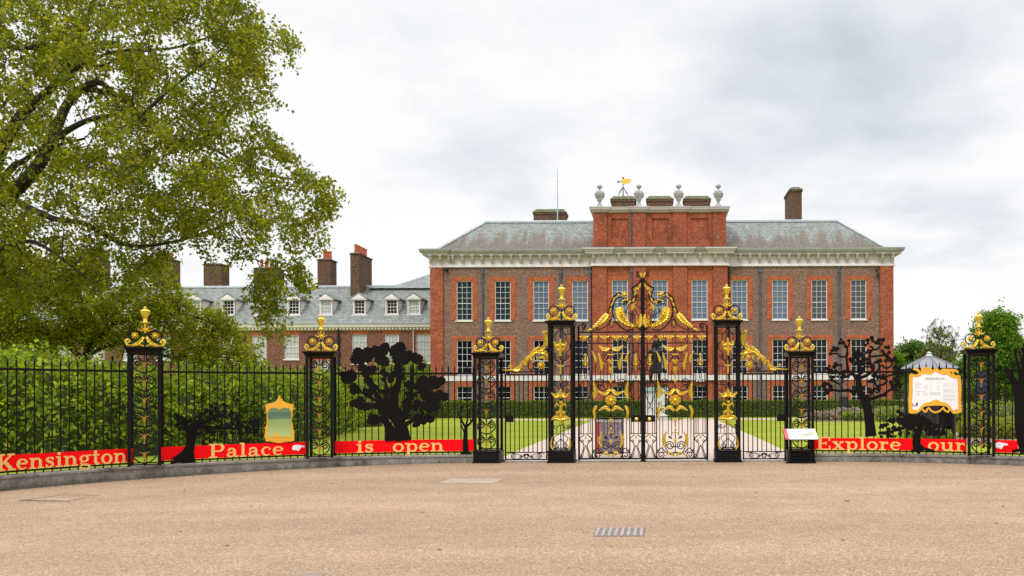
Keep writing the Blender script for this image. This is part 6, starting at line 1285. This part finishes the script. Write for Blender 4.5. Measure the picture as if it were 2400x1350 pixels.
# laurel hedge running back from the railings
def mound(cx_, cy_, rx, ry, h, n, z0=0.0):
    """points in the outer shell of a rounded bush"""
    d = rng.normal(size=(n, 3)); d[:, 2] = np.abs(d[:, 2]); d /= np.linalg.norm(d, axis=1)[:, None]; d = np.sign(d) * np.abs(d) ** .62; d /= np.maximum(1e-6, (np.abs(d) ** 3).sum(1) ** (1 / 3))[:, None]
    r = 1 - np.abs(rng.normal(0, .10, n)) + .07 * np.sin(d[:, 0] * 9 + cx_ * 3) * np.sin(d[:, 2] * 7 + cy_) + .05 * np.sin(d[:, 0] * 23 + d[:, 2] * 19)
    return np.stack([cx_ + rx * d[:, 0] * r, cy_ + ry * d[:, 1] * r, z0 + h * d[:, 2] * r], 1)
def core(m, cx_, cy_, rx, ry, h):
    n = 14; V, F = [], []
    for j in range(7):
        a = PI / 2 * j / 6; 
        for k in range(n): b = 2 * PI * k / n; V.append((cx_ + rx * math.cos(b) * math.cos(a) ** .6, cy_ + ry * math.sin(b) * math.cos(a) ** .6, h * math.sin(a) ** .8))
    for j in range(6):
        for k in range(n): F.append((j * n + k, j * n + (k + 1) % n, j * n + n + (k + 1) % n, j * n + n + k))
    m.add(V, F)
def bush(name, label, blobs, lm, size, cat='bush', group=None, dens=1.0):
    x, y = blobs[0][0], blobs[0][1]; t = thing(name, label, cat, (x, y, 0), 0, group); c = MB(); pts = []
    for cx_, cy_, rx, ry, h in blobs:
        core(c, cx_, cy_, rx * .80, ry * .80, h * .82); pts.append(mound(cx_, cy_, rx, ry, h, int(dens * 330 * (rx + ry) * (h + .5 * min(rx, ry)) / (size / .12) ** 2)))
    obj('twigs', c, 'hedge_core', t, world=True); leaf_cloud('foliage', np.vstack(pts), size, lm, t); return t
X_ = lambda px, D: (px - PPX) / FPX * D
hb = [(X_(-60, 20.0), 20.0, 1.5, 1.3, 2.75), (X_(60, 20.6), 20.6, 1.5, 1.3, 2.7), (X_(165, 21.6), 21.6, 1.4, 1.3, 2.5), (X_(270, 22.6), 22.6, 1.4, 1.3, 2.38), (X_(370, 23.8), 23.8, 1.4, 1.3, 2.35), (X_(465, 25.2), 25.2, 1.4, 1.3, 2.45), (X_(560, 26.8), 26.8, 1.5, 1.3, 2.55), (X_(640, 29.0), 29.0, 1.5, 1.4, 2.45), (X_(672, 30.6), 30.6, 1.5, 1.5, 2.45), (X_(705, 32.4), 32.4, 1.5, 1.5, 2.5), (X_(732, 34.4), 34.4, 1.6, 1.6, 2.55), (X_(755, 36.5), 36.5, 1.7, 1.6, 2.6)]
bush('laurel_hedge', 'long dense dark green laurel hedge behind the left railings', hb, 'laurel_leaf', .14, 'hedge', dens=1.35)
bush('round_shrub', 'round clipped light green shrub showing above the hedge left of the first pier', [(X_(232, 25.5), 25.5, 1.0, 1.0, 2.78)], 'lime_leaf', .10)
bush('lime_shrub', 'bright yellow-green shrub top at the left edge above the railing', [(X_(25, 21.8), 21.8, 1.5, 1.1, 2.95), (X_(-90, 21.5), 21.5, 1.3, 1.0, 2.9)], 'lime_leaf', .11)
bush('corner_shrub', 'yellow-green bush behind the large cut-out tree at the corner of the palace', [(X_(880, 52), 52, 1.9, 1.6, 2.9), (X_(930, 54), 54, 1.8, 1.5, 4.0), (X_(965, 56), 56, 1.5, 1.4, 4.2), (X_(830, 50), 50, 1.6, 1.5, 2.6)], 'lime_leaf', .14)
bush('ground_shrub', 'low dark green shrub at the foot of the hedge behind the pier', [(X_(815, 41), 41, 1.3, 1.0, 1.2), (X_(850, 42), 42, 1.2, 1.0, .9)], 'box_leaf', .10)
# clipped hedges at the foot of the palace, open at the middle
def box_hedge(x0, x1, y0, y1, h, label, size=.085, dens=1.0):
    t = thing('clipped_hedge', label, 'hedge', ((x0 + x1) / 2, (y0 + y1) / 2, 0)); c = MB().box(x0 + .08, x1 - .08, y0 + .08, y1 - .08, 0, h - .08); obj('twigs', c, 'hedge_core', t, world=True)
    n = int(dens * (x1 - x0) * (h + .9) * 330); f = rng.random(n) < h / (h + .9); x = rng.uniform(x0, x1, n); wob = .05 * np.sin(x * 2.3) + .03 * np.sin(x * 5.1)
    y = np.where(f, y0 + np.abs(rng.normal(0, .05, n)), rng.uniform(y0, y1, n)); z = np.where(f, rng.uniform(0, h, n), h - np.abs(rng.normal(0, .05, n))) + np.where(f, 0, wob); leaf_cloud('foliage', np.stack([x, y, z], 1), size, 'box_leaf', t, up=.1, aspect=.7); return t
HD = 55.0
box_hedge(X_(985, HD), X_(1508, HD), HD, HD + 1.3, 1.10, 'clipped low hedge along the palace left of the statue'); box_hedge(X_(1562, HD), X_(2140, HD), HD, HD + 1.3, 1.10, 'clipped low hedge along the palace right of the statue')
box_hedge(X_(1500, HD), X_(1566, HD), HD + .4, HD + 1.5, 1.08, 'short clipped hedge directly behind the statue pedestal')
# beds and planting on the right
structure('flower_bed', MB().add([(X_(1900, 46), 46, .008), (X_(2140, 46), 46, .008), (X_(2140, 52), 52, .008), (X_(1890, 52), 52, .008)], [(0, 1, 2, 3)]), 'soil')
structure('flower_bed', MB().add([(X_(2210, 26), 26, .008), (X_(2420, 26), 26, .008), (X_(2420, 40), 40, .008), (X_(2235, 40), 40, .008)], [(0, 1, 2, 3)]), 'soil')
M['pink_leaf'] = leaf_mat('pale pink blossom', (0.24, 0.16, 0.12), (0.36, 0.26, 0.20), (0.50, 0.40, 0.34), .2)
bl = [(1925, 48, 1.0, .8, .55), (1985, 49, 1.1, .8, .7), (2035, 49.5, 1.0, .8, .6), (2085, 49, 1.2, .8, .75)]
bush('blossom_bed', 'band of low pale pink blossom in front of the clipped hedge on the right', [(X_(a, d), d, b, c, e) for a, d, b, c, e in bl], 'pink_leaf', .09, 'plants')
for i, (px, d, rx, h, lm, lab) in enumerate(((2005, 47.5, .9, .55, 'lime_leaf', 'low bright green clump in front of the pink blossom left of the cut-out trunk'), (2105, 46, 1.3, .8, 'lime_leaf', 'low bright green clump right of the tall cut-out tree trunk'), (2165, 27.6, .75, .48, 'lime_leaf', 'small bright green plant at the foot of the kiosk'), (2262, 40, 1.6, 1.15, 'lime_leaf', 'light green bush between the kiosk and the last pier'),
        (2345, 36, 1.6, 1.2, 'lime_leaf', 'light green bush right of the last pier behind the railing'), (2300, 30, 1.0, .62, 'low_leaf', 'low leafy plant behind the last pier'), (2385, 29, 1.1, .8, 'low_leaf', 'low leafy plant at the right edge behind the railing'), (2250, 52, 2.4, 2.4, 'olive_leaf', 'tall loose green shrub behind the last pier'), (2370, 50, 2.6, 2.6, 'far_leaf', 'tall dense green shrub at the right edge'), (2120, 64, 2.0, 2.3, 'far_leaf', 'mid green shrub between the palace corner and the kiosk'), (2170, 62, 2.0, 2.0, 'olive_leaf', 'olive shrub just behind the kiosk'))):
    bush('garden_shrub', lab, [(X_(px, d), d, rx, rx * .8, h), (X_(px, d) + rx * .7, d + .4, rx * .7, rx * .6, h * .8)], lm, .11 if d < 45 else .16)
# kiosk
KD = 29.0; k = KD / FPX; kx = (2178 - PPX) * k; t = thing('kiosk', 'small dark six-sided kiosk with grey tent roof behind the white notice', 'kiosk', (kx, KD, 0)); ez_, az_ = EYE + (HOR - 866) * k, EYE + (HOR - 838) * k
hx = lambda r, a0=PI / 6: [(r * math.cos(a0 + PI / 3 * i), r * math.sin(a0 + PI / 3 * i)) for i in range(6)]
m = MB(); o_ = hx(.98); i_ = hx(.10); m.add([(x, y, ez_) for x, y in o_] + [(x * .55 + .0, y * .55, ez_ + (az_ - ez_) * .52) for x, y in o_] + [(x, y, az_) for x, y in i_], [(i, (i + 1) % 6, 6 + (i + 1) % 6, 6 + i) for i in range(6)] + [(6 + i, 6 + (i + 1) % 6, 12 + (i + 1) % 6, 12 + i) for i in range(6)] + [tuple(range(5, -1, -1)), tuple(range(12, 18))]); rf = obj('roof', m, 'kiosk_lead', t)
m = MB()
for i in range(6): m.tube([(*o_[i], ez_ + .015), (o_[i][0] * .55, o_[i][1] * .55, ez_ + (az_ - ez_) * .52 + .015), (*i_[i], az_ + .01)], .022, 5)
obj('ridge_roll', m, 'kiosk_lead', rf); m = MB().lathe([(.12, -.02), (.14, .02), (.10, .05), (.08, .10), (.10, .12), (.03, .16), (.005, .17)], 0, 0, 10, cz=az_); obj('cap', m, 'lead', rf)
m = MB(); m.lathe([(.90, 0), (.90, .07)], 0, 0, 6, cz=ez_ - .075); obj('eaves_beam', m, 'dark_timber', t)
for i, (x, y) in enumerate(hx(.80)): obj('post', MB().box(x - .045, x + .045, y - .045, y + .045, 0, ez_ - .075), 'dark_timber', t)
m = MB()
h = hx(.78)
for i in range(6):
    if i == 4: continue
    (xa, ya), (xb, yb) = h[i], h[(i + 1) % 6]; m.add([(xa, ya, .02), (xb, yb, .02), (xb, yb, 1.25), (xa, ya, 1.25), (xa * .96, ya * .96, .02), (xb * .96, yb * .96, .02), (xb * .96, yb * .96, 1.25), (xa * .96, ya * .96, 1.25)], [(0, 1, 2, 3), (7, 6, 5, 4), (3, 2, 6, 7), (0, 4, 5, 1)])
obj('wall_panels', m, 'dark_timber', t); m = MB().lathe([(.70, .0), (.70, .03)], 0, 0, 6, cz=.42); obj('bench', m, 'dark_timber', t)
# navy board behind the last pier, blue sheet, dark post
D = 24.0; t = thing('navy_sign', 'dark navy sign board on a post behind the last pier', 'sign', (X_(2306, D), D, 0)); obj('board', MB().box(-.19, .17, -.02, .02, EYE + (HOR - 940) / FPX * D, EYE + (HOR - 872) / FPX * D), 'navy', t); obj('post', MB().box(-.025, .025, .021, .06, 0, 2.1), 'black_iron', t)
D = 60.0; tag(obj('blue_sheet', MB().add([(-.45, 0, 0), (.45, 0, 0), (.5, .7, 0), (-.5, .7, 0), (-.35, .15, .9), (.3, .2, 1.0), (.35, .55, .85), (-.3, .5, .95)], [(3, 2, 1, 0), (4, 5, 6, 7), (0, 1, 5, 4), (1, 2, 6, 5), (2, 3, 7, 6), (3, 0, 4, 7)]), 'blue_tarp', loc=(X_(2121, D), D, .15), local=True), 'small blue covered heap beside the kiosk', 'tarpaulin')
D = 50.0; t = thing('bollard_post', 'dark square post standing in front of the palace hedge', 'post', (X_(1977, D), D, 0)); obj('shaft', MB().box(-.22, .22, -.2, .2, 0, 1.3), 'dark_timber', t); obj('cap', MB().frus(-.24, .24, -.22, .22, 1.3, 1.4, -.12), 'dark_timber', t)
# far trees on the right
def far_tree(name, label, outl, D, half, n, lm, size, per, rad, trunk, group='trees beyond the garden', bark='bark', flat=.7):
    C = crown_points(outl, n, D, half, (), .55, .55); (bx_, by_) = trunk[0]; L = [([at(px, py, D) for px, py in trunk], .28 * D / 50, .06)]
    tx, ty = trunk[-1]; o = np.array(outl)
    for j in range(5):
        q = o[(j * len(o)) // 5]; mx_, my_ = trunk[len(trunk) // 2]; L.append(([at(mx_, my_, D), at((mx_ + q[0]) / 2, (my_ + q[1]) / 2 + 4, D), at(q[0] * .85 + tx * .15, q[1] * .85 + ty * .15, D)], .10 * D / 50, .03))
    p0 = at(bx_, by_, D); return tree(name, label, (p0[0], D, 0), L, C, lm, size, per, rad, group, bark, flat=flat)
far_tree('tall_tree', 'tall fresh green tree rising behind the last pier at the right edge', [(2290, 775), (2300, 752), (2322, 738), (2338, 726), (2356, 733), (2372, 745), (2382, 765), (2380, 790), (2398, 800), (2402, 815), (2388, 830), (2392, 860), (2370, 900), (2325, 905), (2290, 880), (2280, 850), (2262, 850), (2265, 830), (2290, 815), (2282, 795)], 48, 2.3, 380, 'far_leaf', .155, 62, .30, [(2352, 990), (2350, 930), (2345, 880), (2335, 820), (2338, 770)])
far_tree('round_tree', 'rounded dark green tree between the palace and the kiosk', [(2094, 850), (2098, 828), (2118, 812), (2140, 803), (2160, 806), (2170, 825), (2176, 860), (2160, 890), (2120, 900), (2094, 890)], 84, 3.0, 200, 'dark_leaf', .28, 55, .5, [(2135, 965), (2135, 900), (2138, 840)])
far_tree('olive_tree', 'olive brown tree behind the kiosk roof, right of the dark round tree', [(2158, 830), (2170, 806), (2184, 800), (2200, 808), (2222, 815), (2232, 840), (2246, 860), (2230, 900), (2180, 900), (2160, 870)], 78, 2.6, 190, 'olive_leaf', .26, 50, .45, [(2195, 965), (2196, 900), (2194, 840)])
far_tree('low_tree', 'light green low tree against the right corner of the palace', [(2070, 860), (2090, 822), (2104, 820), (2116, 840), (2124, 870), (2120, 925), (2076, 930)], 72, 2.0, 130, 'far_leaf', .24, 50, .42, [(2098, 965), (2098, 900), (2100, 850)])
far_tree('hedge_tree', 'dense green trees in the gap between the kiosk and the last pier', [(2228, 868), (2250, 850), (2268, 846), (2290, 852), (2300, 880), (2300, 950), (2230, 950)], 66, 2.4, 150, 'far_leaf', .22, 50, .42, [(2262, 965), (2262, 910), (2264, 870)])
far_tree('edge_tree', 'dark green tree low at the right edge behind the cut-out trunk', [(2370, 850), (2392, 836), (2420, 830), (2480, 840), (2500, 900), (2490, 960), (2360, 960), (2350, 900)], 58, 2.6, 220, 'far_leaf', .22, 50, .42, [(2430, 985), (2430, 920), (2428, 870)])
# bare tree
D = 74; tb = []
for a, b, c, d, e, f in ((2196, 965, 2198, 880, 2202, 800), (2198, 850, 2188, 815, 2178, 795), (2202, 820, 2212, 800, 2222, 788), (2202, 805, 2198, 790, 2190, 780), (2202, 802, 2206, 788, 2208, 778), (2200, 850, 2222, 830, 2240, 812), (2222, 832, 2232, 830, 2246, 832), (2230, 822, 2236, 808, 2234, 800)):
    P = np.array(catmull([at(a, b, D), at(c, d, D), at(e, f, D)], 6)); tb.append((P, np.linspace(.16 if b > 900 else .07, .025, len(P))))
for i in range(150):
    P0 = tb[rng.integers(1, 8)][0]; p = P0[rng.integers(4, len(P0))]; v = rng.normal(0, .42, 3) + np.array((0, 0, .3)); tb.append((np.array([p, p + v * .6, p + v + rng.normal(0, .1, 3)]), np.array([.022, .016, .008])))
t = thing('bare_tree', 'thin leafless grey tree showing above the olive tree', 'tree', (at(2196, 965, D)[0], D, 0), 0, 'trees beyond the garden'); obj('trunk', wood_mesh(tb[:8]), 'grey_twig', t, world=True); obj('twigs', wood_mesh(tb[8:]), 'grey_twig', t, world=True)
C = np.array([p[0][-1] for p in tb[8:120]]); leaf_cloud('crown', spray(C, 3, .15), .14, 'olive_leaf', t)
# low distant shrubbery closing the view
rd = random.Random(5)
xs_ = [(X_(2060 + 62 * i, 96), 96 + rd.uniform(-3, 3), 3.4, 2.4, rd.uniform(2.4, 4.0)) for i in range(8)]
tag(bush('far_shrubbery', 'belt of green shrubs closing the far end of the garden', xs_, 'far_leaf', .30, 'shrubs'), kind='stuff')
tf = MB(); g = []
r_ = np.random.default_rng(4)
for i in range(9000):
    F = FL if r_.random() < .62 else FR; th = r_.uniform(R(91), theta(FL, -60)) if F is FL else r_.uniform(theta(FR, 2480), R(89)); rad = FRAD + r_.uniform(.18, .9); x, y = F[0] + rad * math.cos(th), F[1] + rad * math.sin(th); a = r_.uniform(0, 6.3); h = r_.uniform(.03, .075); w = .005
    tf.v += [(x - w * math.cos(a), y - w * math.sin(a), 0), (x + w * math.cos(a), y + w * math.sin(a), 0), (x + r_.normal(0, .02), y + r_.normal(0, .02), h)]; g.append((3 * i, 3 * i + 1, 3 * i + 2))
tf.f = g; M['blade'] = leaf_mat('grass blades', (0.11, 0.15, 0.008), (0.17, 0.20, 0.012), (0.26, 0.26, 0.02), .3); tag(obj('grass_fringe', tf, 'blade'), 'short grass standing along the inner foot of the kerb', 'grass', kind='stuff')
